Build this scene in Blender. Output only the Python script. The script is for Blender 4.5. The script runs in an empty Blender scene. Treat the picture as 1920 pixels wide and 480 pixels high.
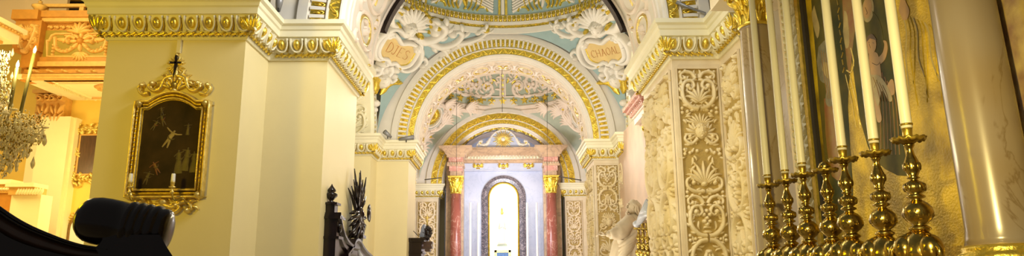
import bpy, math, random
from mathutils import Vector
random.seed(7)
PI=math.pi; sin=math.sin; cos=math.cos
C=bpy.context.scene.collection
H=1.3                      # eye height of the photographer
SPR=H+2.84                 # springing line of the vaults (top of the cornices)
F=1290.0; ROLL=math.radians(.5); PITCH=math.atan(280/F); YAW=math.atan(20/F)
CX=0.04                    # aisle axis

def ray(u,v):
    x0=(u-960)/F; up0=(240-v)/F; x=x0*cos(ROLL)+up0*sin(ROLL); up=-x0*sin(ROLL)+up0*cos(ROLL)
    y=cos(PITCH)-up*sin(PITCH); z=sin(PITCH)+up*cos(PITCH)
    return Vector((x*cos(YAW)+y*sin(YAW), y*cos(YAW)-x*sin(YAW), z))
def proj(p):
    dx,dy,dz=p[0],p[1],p[2]-H
    x=dx*cos(YAW)-dy*sin(YAW); y=dy*cos(YAW)+dx*sin(YAW)
    d=y*cos(PITCH)+dz*sin(PITCH); up=-y*sin(PITCH)+dz*cos(PITCH)
    x,up=x/d,up/d
    return (960+F*(x*cos(ROLL)-up*sin(ROLL)),240-F*(x*sin(ROLL)+up*cos(ROLL)))
def invert(M,u,v,s0,s1,t0,t1):
    for _ in range(5):
        best=None
        for i in range(21):
            for j in range(21):
                s=s0+(s1-s0)*i/20; t=t0+(t1-t0)*j/20; a,b=proj(M(s,t,0)); d=(a-u)**2+(b-v)**2
                if best is None or d<best[0]: best=(d,s,t)
        _,s,t=best; w=(s1-s0)*.12; h=(t1-t0)*.12; s0,s1,t0,t1=s-w,s+w,t-h,t+h
    return s,t
def pt(u,v,Y=None,X=None):
    d=ray(u,v)
    k=(Y/d.y) if Y is not None else X/d.x
    return Vector((d.x*k,d.y*k,d.z*k+H))

# ------------------------------------------------------------ materials
MATS={}
def nodes(name):
    m=bpy.data.materials.new(name); m.use_nodes=True
    nt=m.node_tree; b=nt.nodes['Principled BSDF']; return m,nt,b
def mat(name,col,rough=.6,metal=0,var=.12,scale=6,bump=.0,bscale=40,col2=None,trans=0,emit=None,es=0,stretch=None,coat=0,spec=None):
    m,nt,b=nodes(name)
    b.inputs['Roughness'].default_value=rough; b.inputs['Metallic'].default_value=metal
    tc=nt.nodes.new('ShaderNodeTexCoord'); n=nt.nodes.new('ShaderNodeTexNoise')
    n.inputs['Scale'].default_value=scale; n.inputs['Detail'].default_value=5
    src=tc.outputs['Object']
    if stretch:
        mp=nt.nodes.new('ShaderNodeMapping'); mp.inputs['Scale'].default_value=stretch
        nt.links.new(src,mp.inputs['Vector']); src=mp.outputs['Vector']
    nt.links.new(src,n.inputs['Vector'])
    r=nt.nodes.new('ShaderNodeValToRGB'); r.color_ramp.elements[0].position=.3; r.color_ramp.elements[1].position=.7
    c2=col2 or tuple(c*(1-var) for c in col)
    r.color_ramp.elements[0].color=(*c2,1); r.color_ramp.elements[1].color=(*col,1)
    nt.links.new(n.outputs['Fac'],r.inputs['Fac']); nt.links.new(r.outputs['Color'],b.inputs['Base Color'])
    if bump:
        n2=nt.nodes.new('ShaderNodeTexNoise'); n2.inputs['Scale'].default_value=bscale; n2.inputs['Detail'].default_value=4
        nt.links.new(src,n2.inputs['Vector'])
        bp=nt.nodes.new('ShaderNodeBump'); bp.inputs['Strength'].default_value=bump; bp.inputs['Distance'].default_value=.02
        nt.links.new(n2.outputs['Fac'],bp.inputs['Height']); nt.links.new(bp.outputs['Normal'],b.inputs['Normal'])
    if trans: b.inputs['Transmission Weight'].default_value=trans
    if coat: b.inputs['Coat Weight'].default_value=coat; b.inputs['Coat Roughness'].default_value=.08
    if spec is not None: b.inputs['Specular IOR Level'].default_value=spec
    if emit: b.inputs['Emission Color'].default_value=(*emit,1); b.inputs['Emission Strength'].default_value=es
    MATS[name]=m; return m
def marble(name,col,vein,scale=3,rough=.2,width=.06,cloud=None):
    m,nt,b=nodes(name); b.inputs['Roughness'].default_value=rough
    tc=nt.nodes.new('ShaderNodeTexCoord')
    n=nt.nodes.new('ShaderNodeTexNoise'); n.inputs['Scale'].default_value=scale; n.inputs['Detail'].default_value=6; n.inputs['Distortion'].default_value=1.4
    nt.links.new(tc.outputs['Object'],n.inputs['Vector'])
    r=nt.nodes.new('ShaderNodeValToRGB'); e=r.color_ramp.elements
    e[0].position=.5-width; e[0].color=(*col,1); e[1].position=.5; e[1].color=(*vein,1)
    x=e.new(.5+width*.6); x.color=(*col,1)
    nt.links.new(n.outputs['Fac'],r.inputs['Fac'])
    n2=nt.nodes.new('ShaderNodeTexNoise'); n2.inputs['Scale'].default_value=scale*.7; n2.inputs['Detail'].default_value=3
    nt.links.new(tc.outputs['Object'],n2.inputs['Vector'])
    mx=nt.nodes.new('ShaderNodeMix'); mx.data_type='RGBA'; mx.blend_type='MULTIPLY'
    r2=nt.nodes.new('ShaderNodeValToRGB'); c=cloud or (.75,.75,.75)
    r2.color_ramp.elements[0].position=.35; r2.color_ramp.elements[0].color=(*c,1); r2.color_ramp.elements[1].position=.65
    nt.links.new(n2.outputs['Fac'],r2.inputs['Fac'])
    mx.inputs[0].default_value=1
    nt.links.new(r.outputs['Color'],mx.inputs[6]); nt.links.new(r2.outputs['Color'],mx.inputs[7])
    nt.links.new(mx.outputs[2],b.inputs['Base Color']); MATS[name]=m; return m

mat('cream_paint',(.80,.70,.40),.55,var=.05,scale=2,bump=.03,bscale=25)
mat('cream_trim',(.82,.77,.56),.5,var=.07,scale=4)
mat('white_stucco',(.74,.70,.63),.6,var=.06,scale=5)
mat('pink_stucco',(.80,.69,.58),.6,var=.12,scale=5)
mat('rose_stone',(.60,.43,.31),.5,var=.2,scale=3)
mat('blue_ground',(.30,.42,.43),.7,var=.12,scale=6)
mat('green_ground',(.38,.43,.34),.7,var=.1,scale=6)
mat('gold',(.95,.72,.12),.28,.85,var=.35,scale=18,bump=.25,bscale=60)
mat('gold_pale',(.90,.70,.22),.35,.7,var=.3,scale=20,bump=.3,bscale=60)
mat('gold_plaque',(.72,.54,.24),.5,.2,var=.15,scale=5)
mat('gold_dark',(.45,.31,.05),.35,.8,var=.4,scale=20,bump=.2,bscale=50)
mat('brass',(.62,.44,.10),.2,1,var=.6,scale=26,bump=.12,bscale=40)
mat('letter',(.50,.22,.06),.5,var=.1)
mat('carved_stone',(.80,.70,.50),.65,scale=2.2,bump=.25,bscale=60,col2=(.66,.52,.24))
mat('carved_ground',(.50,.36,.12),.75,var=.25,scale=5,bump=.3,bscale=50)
mat('carved_light',(.86,.72,.50),.65,var=.12,scale=9,bump=.15,bscale=60)
mat('stone_trim',(.78,.68,.50),.6,var=.22,scale=3.5,bump=.12,bscale=30,col2=(.66,.54,.36))
marble('red_marble',(.34,.11,.085),(.55,.33,.27),2.2,.25,.018,(.6,.45,.4))
marble('pink_marble',(.62,.30,.24),(.8,.6,.5),6,.25,.05)
marble('blue_marble',(.52,.57,.74),(.44,.50,.68),2.5,.25,.03,(.85,.87,.92))
marble('grey_marble',(.11,.10,.13),(.42,.36,.40),8,.2,.05)
marble('altar_marble',(.36,.32,.30),(.28,.23,.18),1.1,.26,.010,(.84,.70,.42))
marble('column_marble',(.23,.205,.20),(.16,.13,.10),1.3,.24,.010,(.82,.64,.30))
marble('tan_marble',(.56,.39,.25),(.40,.28,.19),3,.3,.06)
mat('mottled_stone',(.50,.38,.12),.45,var=.3,scale=7,bump=.2,bscale=30,col2=(.20,.10,.05))
mat('dark_wood',(.014,.006,.006),.2,var=.5,scale=14,stretch=(3,3,.5),spec=.5)
mat('brown_wood',(.10,.05,.03),.3,var=.4,scale=10,stretch=(3,3,.5))
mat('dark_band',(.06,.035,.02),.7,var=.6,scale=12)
mat('wax',(.56,.53,.44),.4,var=.05,scale=3)
mat('wax_white',(.9,.88,.82),.4,var=.03)
mat('iron',(.05,.045,.04),.5,var=.3)
mat('lamp_metal',(.25,.25,.26),.4,.3,var=.2)
mat('silver_cloth',(.50,.53,.60),.4,.2,var=.2,scale=20)
mat('grey_blue',(.22,.25,.33),.4,var=.2)
mat('statue_stone',(.60,.50,.35),.6,var=.2,scale=6,bump=.15,bscale=25)
mat('robe_gold',(.45,.30,.04),.5,var=.4,scale=12)
mat('canvas_dark',(.050,.026,.009),.6,var=.7,scale=5,spec=.15)
mat('canvas_figure',(.34,.24,.09),.5,var=.4,scale=20)
mat('canvas_figure_dim',(.085,.05,.016),.5,var=.5,scale=20)
mat('canvas_red',(.16,.045,.015),.5,var=.4,scale=20)
mat('floor_marble',(.55,.50,.43),.35,var=.25,scale=2)
mat('wall_yellow',(.90,.62,.12),.6,var=.1,scale=1.5)
mat('wall_white',(.93,.82,.50),.6,var=.05,scale=2)
mat('gallery_orange',(.58,.24,.03),.5,var=.2,scale=8)
mat('gallery_relief',(.76,.42,.11),.45,var=.2,scale=12)
mat('gallery_olive',(.34,.22,.015),.5,var=.15,scale=6)
mat('dark_void',(.02,.015,.012),.8,var=.3)
mat('salmon',(.86,.60,.36),.6,var=.08,scale=2)
mat('crystal',(1,.88,.55),.08,.15,var=.35,scale=30)
mat('candle_olive',(.20,.17,.04),.4,var=.2)
mat('bulb',(1,.9,.6),.2,emit=(1,.72,.32),es=5)
mat('mirror',(.9,.9,.9),.05,1,var=.02)
mat('blue_picture',(.05,.16,.42),.4,var=.5,scale=25)
mat('skin_paint',(.42,.24,.08),.45,var=.2,scale=12)
mat('robe_grey',(.22,.20,.12),.45,var=.5,scale=14)
mat('robe_green',(.012,.026,.010),.6,scale=3.0,col2=(.13,.10,.012),spec=.2)
mat('robe_red',(.22,.07,.015),.45,scale=14,col2=(.24,.15,.02))
mat('robe_white',(.40,.31,.12),.45,var=.35,scale=12)
mat('hair_paint',(.10,.045,.015),.5,var=.4,scale=20)
mat('plaster_green',(.42,.50,.42),.5,var=.2)
# gilded panel ground with brocade weave
m,nt,b=nodes('gilt_canvas'); MATS['gilt_canvas']=m
b.inputs['Roughness'].default_value=.40; b.inputs['Metallic'].default_value=.3
tc=nt.nodes.new('ShaderNodeTexCoord'); n=nt.nodes.new('ShaderNodeTexNoise'); n.inputs['Scale'].default_value=4; n.inputs['Detail'].default_value=8
nt.links.new(tc.outputs['Object'],n.inputs['Vector'])
r=nt.nodes.new('ShaderNodeValToRGB'); e=r.color_ramp.elements
e[0].position=.35; e[0].color=(.22,.14,.005,1); e[1].position=.68; e[1].color=(.70,.48,.015,1)
nt.links.new(n.outputs['Fac'],r.inputs['Fac']); nt.links.new(r.outputs['Color'],b.inputs['Base Color'])
mp=nt.nodes.new('ShaderNodeMapping'); mp.inputs['Scale'].default_value=(1,1,1.3)
n2=nt.nodes.new('ShaderNodeTexNoise'); n2.inputs['Scale'].default_value=55; n2.inputs['Detail'].default_value=5
nt.links.new(tc.outputs['Object'],mp.inputs['Vector']); nt.links.new(mp.outputs['Vector'],n2.inputs['Vector'])
bp=nt.nodes.new('ShaderNodeBump'); bp.inputs['Strength'].default_value=.45; bp.inputs['Distance'].default_value=.012
nt.links.new(n2.outputs['Fac'],bp.inputs['Height']); nt.links.new(bp.outputs['Normal'],b.inputs['Normal'])

# ------------------------------------------------------------ mesh builder
class MB:
    def __init__(s): s.v=[]; s.f=[]; s.m=[]; s.s=[]
    def add(s,vs,fs,mi=0,smooth=True):
        o=len(s.v); s.v.extend([tuple(p) for p in vs])
        for f in fs: s.f.append([i+o for i in f]); s.m.append(mi); s.s.append(smooth)
    def grid(s,rows,mi=0,smooth=True,closed=False,caps=False):
        n=len(rows[0]); vs=[p for r in rows for p in r]; fs=[]
        for i in range(len(rows)-1):
            for j in range(n if closed else n-1):
                k=(j+1)%n; fs.append((i*n+j,i*n+k,(i+1)*n+k,(i+1)*n+j))
        if caps: fs.append(tuple(range(n))[::-1]); fs.append(tuple(range((len(rows)-1)*n,len(rows)*n)))
        s.add(vs,fs,mi,smooth)
    def box(s,a,b,mi=0,bev=0):
        x0,x1=sorted((a[0],b[0])); y0,y1=sorted((a[1],b[1])); z0,z1=sorted((a[2],b[2]))
        vs=[(x0,y0,z0),(x1,y0,z0),(x1,y1,z0),(x0,y1,z0),(x0,y0,z1),(x1,y0,z1),(x1,y1,z1),(x0,y1,z1)]
        s.add(vs,[(0,3,2,1),(4,5,6,7),(0,1,5,4),(1,2,6,5),(2,3,7,6),(3,0,4,7)],mi,False)
    def mbox(s,M,a,b,mi=0):
        vs=[M(x,y,z) for z in (a[2],b[2]) for (x,y) in ((a[0],a[1]),(b[0],a[1]),(b[0],b[1]),(a[0],b[1]))]
        s.add(vs,[(0,3,2,1),(4,5,6,7),(0,1,5,4),(1,2,6,5),(2,3,7,6),(3,0,4,7)],mi,False)
    def tube(s,pts,rad,n=8,mi=0,sq=1.0):
        pts=[Vector(p) for p in pts]; rows=[]
        up=None
        for i,p in enumerate(pts):
            t=(pts[min(i+1,len(pts)-1)]-pts[max(i-1,0)])
            if t.length<1e-9: t=Vector((0,0,1))
            t.normalize()
            if up is None:
                up=Vector((0,0,1)) if abs(t.z)<.9 else Vector((1,0,0))
            a=t.cross(up); 
            if a.length<1e-6: a=t.cross(Vector((1,0,0)))
            a.normalize(); b=a.cross(t).normalized(); up=b
            r=rad[i] if isinstance(rad,(list,tuple)) else rad
            rows.append([p+a*(r*cos(2*PI*k/n))+b*(r*sq*sin(2*PI*k/n)) for k in range(n)])
        s.grid(rows,mi,True,True,True)
    def lathe(s,prof,c=(0,0,0),n=24,mi=0,ax='z',smooth=True):
        rows=[]
        for r,h in prof:
            row=[]
            for k in range(n):
                a=2*PI*k/n
                if ax=='z': row.append((c[0]+r*cos(a),c[1]+r*sin(a),c[2]+h))
                elif ax=='y': row.append((c[0]+r*cos(a),c[1]+h,c[2]+r*sin(a)))
                else: row.append((c[0]+h,c[1]+r*cos(a),c[2]+r*sin(a)))
            rows.append(row)
        s.grid(rows,mi,smooth,True,True)
    def ball(s,c,r,mi=0,n=10,m=7):
        if not isinstance(r,(tuple,list)): r=(r,r,r)
        rows=[]
        for i in range(m+1):
            a=PI*i/m
            rows.append([(c[0]+r[0]*max(sin(a),.001)*cos(2*PI*k/n),c[1]+r[1]*max(sin(a),.001)*sin(2*PI*k/n),c[2]-r[2]*cos(a)) for k in range(n)])
        s.grid(rows,mi,True,True)
    def stroke(s,M,pts,w,h,mi=0,k=5,taper=None):
        """raised rounded ridge along a 2-D line laid on the surface M(s,t,height)"""
        n=len(pts); rows=[]
        for i in range(n):
            x,y=pts[i]
            x0,y0=pts[max(i-1,0)]; x1,y1=pts[min(i+1,n-1)]
            dx,dy=x1-x0,y1-y0; L=math.hypot(dx,dy) or 1; nx,ny=-dy/L,dx/L
            f=taper(i/(n-1)) if taper else 1
            ww=(w[i] if isinstance(w,(list,tuple)) else w)*f; hh=h*(.35+.65*f)
            rows.append([M(x+nx*ww*cos(PI*j/(k-1)),y+ny*ww*cos(PI*j/(k-1)),hh*sin(PI*j/(k-1))) for j in range(k)])
        s.grid(rows,mi,True)
        s.add(rows[0],[tuple(range(k))],mi); s.add(rows[-1],[tuple(range(k))],mi)
    def dome(s,M,cx,cy,rx,ry,h,mi=0,n=12,m=4,rot=0):
        rows=[]
        for i in range(m+1):
            a=PI/2*i/m; q=max(cos(a),.02)
            row=[]
            for k in range(n):
                x=rx*q*cos(2*PI*k/n); y=ry*q*sin(2*PI*k/n)
                row.append(M(cx+x*cos(rot)-y*sin(rot),cy+x*sin(rot)+y*cos(rot),h*sin(a)))
            rows.append(row)
        s.grid(rows,mi,True,True)
        s.add(rows[-1],[tuple(range(n))],mi)
    def poly(s,M,pts,h,mi=0,h0=0):
        n=len(pts); A=[M(x,y,h0) for x,y in pts]; B=[M(x,y,h) for x,y in pts]
        s.add(A+B,[tuple(range(n,2*n))]+[(i,(i+1)%n,n+(i+1)%n,n+i) for i in range(n)],mi,False)
    def build(s,name,mats,parent=None,loc=None):
        me=bpy.data.meshes.new(name); me.from_pydata(s.v,[],s.f)
        if isinstance(mats,str): mats=[mats]
        for q in mats: me.materials.append(MATS[q])
        me.polygons.foreach_set('material_index',s.m); me.polygons.foreach_set('use_smooth',s.s)
        me.update()
        o=bpy.data.objects.new(name,me); C.objects.link(o)
        if parent is not None:
            o.parent=parent
            me.transform(__import__('mathutils').Matrix.Translation(-parent_loc(parent)))
        return o
def parent_loc(p):
    l=Vector(p.location)
    while p.parent: p=p.parent; l+=Vector(p.location)
    return l
def tag(o,label=None,cat=None,group=None,kind=None):
    if label: o['label']=label
    if cat: o['category']=cat
    if group: o['group']=group
    if kind: o['kind']=kind
    return o
def thing(name,label,cat,loc=(0,0,0),group=None,kind=None):
    o=bpy.data.objects.new(name,None); C.objects.link(o); o.location=loc; o.empty_display_size=.1
    return tag(o,label,cat,group,kind)
def struct(name,label=None):
    o=bpy.data.objects.new(name,None); C.objects.link(o); return tag(o,label,'wall' if 'wall' in name else name.split('_')[0],kind='structure')
def children(o): return [c for c in bpy.data.objects if c.parent==o]
def dup(o,loc=None,label=None,parent=None,skip=()):
    c=o.copy(); C.objects.link(c); c.parent=parent
    if loc is not None: c.location=loc
    if label: c['label']=label
    for ch in children(o):
        if ch.name.split('.')[0] in skip: continue
        dup(ch,parent=c)
    return c
# ------------------------------------------------------------ 2-D drawing aids
def cr(P,n=4):
    out=[]
    for i in range(len(P)-1):
        p0=P[max(i-1,0)];p1=P[i];p2=P[i+1];p3=P[min(i+2,len(P)-1)]
        for k in range(n):
            t=k/n
            out.append(tuple(.5*((2*b)+(-a+c)*t+(2*a-5*b+4*c-d)*t*t+(-a+3*b-3*c+d)*t**3) for a,b,c,d in zip(p0,p1,p2,p3)))
    out.append(tuple(P[-1])); return out
def spiral(cx,cy,r0,r1,a0,turn,n=16):
    return [(cx+(r0+(r1-r0)*i/n)*cos(a0+turn*i/n),cy+(r0+(r1-r0)*i/n)*sin(a0+turn*i/n)) for i in range(n+1)]
def sub(M,ox,oy,sc=1,rot=0,fx=1,hs=None):
    c,s_=cos(rot),sin(rot); hs=sc if hs is None else hs
    return lambda x,y,h:M(ox+sc*(x*fx*c-y*s_),oy+sc*(x*fx*s_+y*c),h*hs)
tip=lambda t:max(.05,(1-t)**.6)
leafy=lambda t:max(.06,sin(PI*min(1,.12+t*.88))**.7)
def lobe(mb,M,x,y,a,L,w,curl=.8,h=.06,mi=0,n=6):
    p=[];aa=a;px,py=x,y
    for i in range(n+1):
        p.append((px,py)); px+=cos(aa)*L/n; py+=sin(aa)*L/n; aa+=curl/n*(i*.5)
    mb.stroke(M,p,w,h,mi,5,leafy)
def scroll(mb,M,P,w,h,mi=0,leaf=True,lmi=None,ls=1,side=1):
    w*=1.2; h*=1.15
    q=cr(P,4); n=len(q)
    mb.stroke(M,q,[w*(1-.55*i/n) for i in range(n)],h,mi)
    mb.dome(M,q[-1][0],q[-1][1],w*1.15,w*1.15,h*1.25,mi,8,3)
    if leaf:
        for i in range(2,int(n*.72),3):
            x0,y0=q[i-1];x1,y1=q[i+1]; a=math.atan2(y1-y0,x1-x0)
            lobe(mb,M,q[i][0],q[i][1],a+side*.75,.17*ls,w*.62,side*-1.3,h*.8,mi if lmi is None else lmi,5)
def m_lyre(mb,M,mi=0,ctr='fruit',cm=None,up=1):
    cm=mi if cm is None else cm
    for f in (1,-1):
        S=sub(M,0,0,1,0,f)
        scroll(mb,S,[(.03,-.48*up),(.2,-.44*up),(.37,-.25*up),(.4,0),(.33,.2*up),(.17,.24*up),(.1,.1*up),(.19,.02*up),(.25,.1*up)],.055,.10,mi,True,side=-up)
        scroll(mb,S,[(.05,.3*up),(.14,.44*up),(.3,.48*up),(.42,.4*up),(.4,.29*up),(.32,.31*up)],.042,.08,mi,False)
    if ctr=='fruit':
        for (x,y) in ((0,.12),(-.07,.03),(.07,.03),(0,-.05),(-.06,-.13),(.06,-.13),(0,-.2)): mb.dome(M,x,y,.06,.06,.13,cm,8,3)
    elif ctr=='leaf':
        for k in range(-3,4): lobe(mb,M,0,-.3,PI/2-k*.33,.5-.03*abs(k),.045,-k*.35,.11,cm)
    elif ctr=='drop':
        for k in (-1,0,1): lobe(mb,M,k*.05,.2,-PI/2+k*.25,.5,.05,k*.3,.11,cm)
        mb.dome(M,0,.2,.09,.06,.13,cm,8,3)
def m_palm(mb,M,mi=0,n=4,L=.55,w=.05):
    for k in range(-n,n+1): lobe(mb,M,k*.015,-.25,PI/2-k*.95/n*1.1,L*(1-.045*abs(k)),w,-k*.3,.1,mi,7)
    mb.dome(M,0,-.27,.09,.07,.13,mi,8,3)
def m_mask(mb,M,mi=0,wings=True,face=None,size=1):
    face=mi if face is None else face
    for k in range(-4,5): lobe(mb,M,k*.02,.16,PI/2-k*.28,.3,.035,-k*.2,.08,mi,6)
    mb.dome(M,0,.0,.16,.21,.2,face,16,6)
    for k in range(-3,4): mb.dome(M,k*.05,.13-abs(k)*.022,.045,.05,.2-abs(k)*.025,face,8,3)
    S=lambda x,y,h:M(x,y,h+.165)
    mb.stroke(S,[(0,.05),(0,-.01),(0,-.05)],[.014,.018,.028],.05,face)
    for f in (1,-1):
        mb.stroke(sub(S,0,0,1,0,f,1),[(.02,.06),(.06,.075),(.1,.05)],.014,.02,face,4)
        mb.dome(sub(M,0,0,1,0,f,1),.06,.02,.026,.015,.19,face,8,3)
        mb.dome(sub(M,0,0,1,0,f,1),.075,-.06,.05,.05,.185,face,8,3)
    mb.stroke(S,[(-.035,-.09),(0,-.095),(.035,-.09)],.012,.022,face,4)
    mb.dome(M,0,-.14,.055,.045,.18,face,8,3)
    if wings:
        for f in (1,-1):
            S=sub(M,0,0,1,0,f)
            for k in range(5): lobe(mb,S,.14,-.12+k*.04,-.5+k*.42,.3-.02*k,.04,.5,.09,mi)
            scroll(mb,S,[(.1,-.2),(.25,-.32),(.4,-.22),(.36,-.1),(.28,-.14)],.04,.08,mi,False)
def star(mb,M,x,y,r,h,mi,n=5):
    p=[]
    for i in range(2*n):
        a=PI/2+PI*i/n; q=r if i%2==0 else r*.42
        p.append((x+q*cos(a),y+q*sin(a)))
    mb.poly(M,p,h,mi)
def fleur(mb,M,x,y,r,h,mi):
    S=sub(M,x,y,r,0,1,1)
    S2=lambda a,b,c:S(a,b,c)
    mb.stroke(S2,[(0,-.6),(0,0),(0,.5),(0,1)],[.12,.22,.34,.05],h,mi)
    for f in (1,-1):
        mb.stroke(S2,[(0,-.2),(f*.35,.25),(f*.75,.3),(f*.9,-.1)],[.12,.2,.22,.08],h,mi)
        mb.stroke(S2,[(0,-.3),(f*.4,-.7),(f*.6,-.9)],[.12,.12,.04],h,mi)
def column_panel(mb,M,W,Ht,order,mi=0,cm=None):
    """stack of carved motifs filling a strip W wide (s centred on 0) and Ht high from t=0"""
    n=max(1,round(Ht/(W*1.02))); ph=Ht/n
    for i in range(n):
        k=order[i%len(order)]; S=sub(M,0,ph*(i+.5),min(W,ph)*.98,0,1)
        Sy=(lambda q:(lambda x,y,h:q(x,y,h)))(S)
        if k=='L': m_lyre(mb,Sy,mi,'fruit')
        elif k=='D': m_lyre(mb,Sy,mi,'drop',up=-1)
        elif k=='F': m_lyre(mb,Sy,mi,'leaf')
        elif k=='P':
            m_palm(mb,Sy,mi,4)
            for f in (1,-1): scroll(mb,sub(Sy,0,0,1,0,f),[(.02,-.45),(.2,-.46),(.4,-.36),(.42,-.18),(.3,-.12),(.26,-.24)],.045,.09,mi,False)
        elif k=='M': m_mask(mb,Sy,mi)
        rnd=random.Random(i*7+len(order)); 
        for _ in range(13):
            x,y=rnd.uniform(.03,.44),rnd.uniform(-.48,.48); a=rnd.uniform(0,2*PI); L=rnd.uniform(.12,.22); cu=rnd.choice((-1.4,1.4))
            for f in (1,-1): lobe(mb,sub(Sy,0,0,1,0,f),x,y,a,L,.032,cu,.06,mi,5)
        for (x,y) in ((.43,.47),(.43,-.47),(.12,-.5),(.3,.5)):
            for f in (1,-1): mb.dome(sub(Sy,0,0,1,0,f),x,y,.05,.05,.08,mi,7,3)
def leafband(mb,M,L,wd,pitch,h,mi,seed=0):
    rnd=random.Random(seed); n=max(1,round(L/pitch)); p=L/n
    for i in range(n*2):
        lobe(mb,M,i*p/2+rnd.uniform(-.01,.01),-wd*.38,PI/2+rnd.uniform(-.7,.7),wd*.75,wd*.12,rnd.choice((-1.5,1.5)),h*rnd.uniform(.6,.9),mi,4)
    for i in range(n):
        s0=i*p; f=1 if i%2 else -1
        mb.stroke(M,[(s0,-f*wd*.42),(s0+p*.35,-f*wd*.1),(s0+p*.7,f*wd*.34),(s0+p*1.15,f*wd*.42)],[wd*.1,wd*.17,wd*.17,wd*.05],h,mi)
        for k in range(3):
            a=f*(.6+k*.7); lobe(mb,M,s0+p*(.25+.2*k),-f*wd*.1,a+PI*(f>0)*0,wd*.5,wd*.1,-f*1.2,h*rnd.uniform(.6,1.1),mi,4)
def dentband(mb,M,L,wd,pitch,h,gi,wi):
    n=max(1,round(L/pitch)); p=L/n
    for i in range(n):
        s=(i+.5)*p
        mb.stroke(M,[(s-p*.3,wd*.42),(s-p*.28,-wd*.2),(s,-wd*.45),(s+p*.28,-wd*.2),(s+p*.3,wd*.42)],p*.1,h*.8,gi,4)
        mb.dome(M,s,wd*.05,p*.14,wd*.3,h,gi,6,2)
        mb.mbox(M,(s+p*.30,-wd*.5,0),(s+p*.70,wd*.5,h*.9),wi)
# ------------------------------------------------------------ cornices and piers
PROF=[(0,-.42),(.02,-.42),(.03,-.395),(.03,-.385),(.055,-.36),(.055,-.345),(.075,-.32),(.12,-.24),(.13,-.19),(.155,-.185),(.16,-.12),(.175,-.105),(.185,-.07),(.215,-.05),(.215,0),(0,0)]
def cornice(path,sx,zt,parent,eggs_individual=False,mats=('cream_trim','gold','gold_dark'),prof=PROF,scale=1):
    n=len(path); P=[Vector(p) for p in path]
    D=[(P[i+1]-P[i]).normalized() for i in range(n-1)]; N=[Vector((d.y,-d.x)) for d in D]
    rows=[]
    for o,z in prof:
        row=[]
        for i in range(n):
            if i==0: q=P[0]+N[0]*o*scale
            elif i==n-1: q=P[-1]+N[-1]*o*scale
            else:
                b=(N[i-1]+N[i]); b=b/ (1+N[i-1].dot(N[i])); q=P[i]+b*o*scale
            row.append(((q.x)*sx,q.y,zt+z*scale))
        rows.append(row)
    mb=MB(); mb.grid(rows,0,False)
    mb.add([r[0] for r in rows],[tuple(range(len(rows)))],0,False); mb.add([r[-1] for r in rows],[tuple(range(len(rows)))],0,False)
    eg=MB(); eggl=[]
    sl=Vector((.055,.13)).normalized(); nn=Vector((sl.y,-sl.x))
    for i in range(n-1):
        d,nm,p0=D[i],N[i],P[i]
        a=.10*scale if (i>0 and D[i-1].cross(D[i])>0) or i==0 else -.10*scale
        # convex corners add length, concave remove
        def conv(j):
            if j<0 or j>=n-2+0: return 0
            return 1 if D[j].cross(D[j+1])>0 else -1
        L=(P[i+1]-P[i]).length; e0=.09*scale*conv(i-1) if i>0 else 0; e1=.09*scale*conv(i) if i<n-2 else 0
        LL=L+e0+e1
        def M(s,t,h,p0=p0,d=d,nm=nm,e0=e0):
            o=(.062+sl.x*t/scale+nn.x*h/scale)*scale; z=(-.335+sl.y*t/scale+nn.y*h/scale)*scale
            q=p0+d*(s-e0)+nm*o
            return Vector((q.x*sx,q.y,zt+z))
        def M2(s,t,h,p0=p0,d=d,nm=nm,e0=e0):
            q=p0+d*(s-e0)+nm*(.045*scale+h); return Vector((q.x*sx,q.y,zt-.372*scale+t))
        k=max(1,round(LL/(.172*scale))); p=LL/k; s_=scale
        for j in range(k):
            s=(j+.5)*p
            (eggl.append((M,s,s_)) if eggs_individual else mb.dome(M,s,.082*s_,.042*s_,.062*s_,.055*s_,1,10,4))
            mb.stroke(M,cr([(s-.062*s_,.155*s_),(s-.066*s_,.09*s_),(s-.042*s_,.02*s_),(s,-.002*s_),(s+.042*s_,.02*s_),(s+.066*s_,.09*s_),(s+.062*s_,.155*s_)],2),.013*s_,.04*s_,0,5)
            for f in (-1,1): mb.stroke(M,[(s+p/2+f*.008*s_,.13*s_),(s+p/2+f*.012*s_,.05*s_),(s+p/2+f*.03*s_,.0)],[.006*s_,.01*s_,.012*s_],.03*s_,2 if f<0 else 0,4)
        k=max(2,round(LL/(.075*scale))); p=LL/k
        for j in range(k):
            s=j*p
            mb.stroke(M2,cr([(s,-.02*s_),(s+p*.3,.0),(s+p*.7,.0),(s+p*1.1,.022*s_)],2),.013*s_,.022*s_,1,5)
            mb.stroke(M2,[(s+p*.2,.022*s_),(s+p*.5,.0),(s+p*.6,-.022*s_)],.008*s_,.014*s_,2,4)
    # gilt acanthus leaf wrapped on outer corners
    for i in range(1,n-1):
        if D[i-1].cross(D[i])>0:
            b=(N[i-1]+N[i]).normalized(); tdir=Vector((b.y,-b.x))
            def MC(s,t,h,p=P[i],b=b,td=tdir):
                o=(.085+.055*(t/scale)/.14+h/scale)*scale*1.32-abs(s)*.7
                q=p+b*o-td*s; return Vector((q.x*sx,q.y,zt-.34*scale+t))
            for kx in range(-3,4): lobe(mb,MC,kx*.01*scale,.0,PI/2-kx*.22,.15*scale,.016*scale,0,.03*scale,1)
    o=mb.build('cornice',mats,parent)
    if eggs_individual:
        for M,s,s_ in eggl:
            e=MB(); e.dome(M,s,.082*s_,.042*s_,.062*s_,.055*s_,0,14,5); e.build('gilded_egg','gold',o)
    return o
def planemap(p0,d,nm):
    """s along d (2-D plan), t up, h along nm"""
    return lambda s,t,h:Vector((p0[0]+d[0]*s+nm[0]*h,p0[1]+d[1]*s+nm[1]*h,p0[2]+t))
XB,XA,XE=2.01,2.64,4.05
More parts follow.
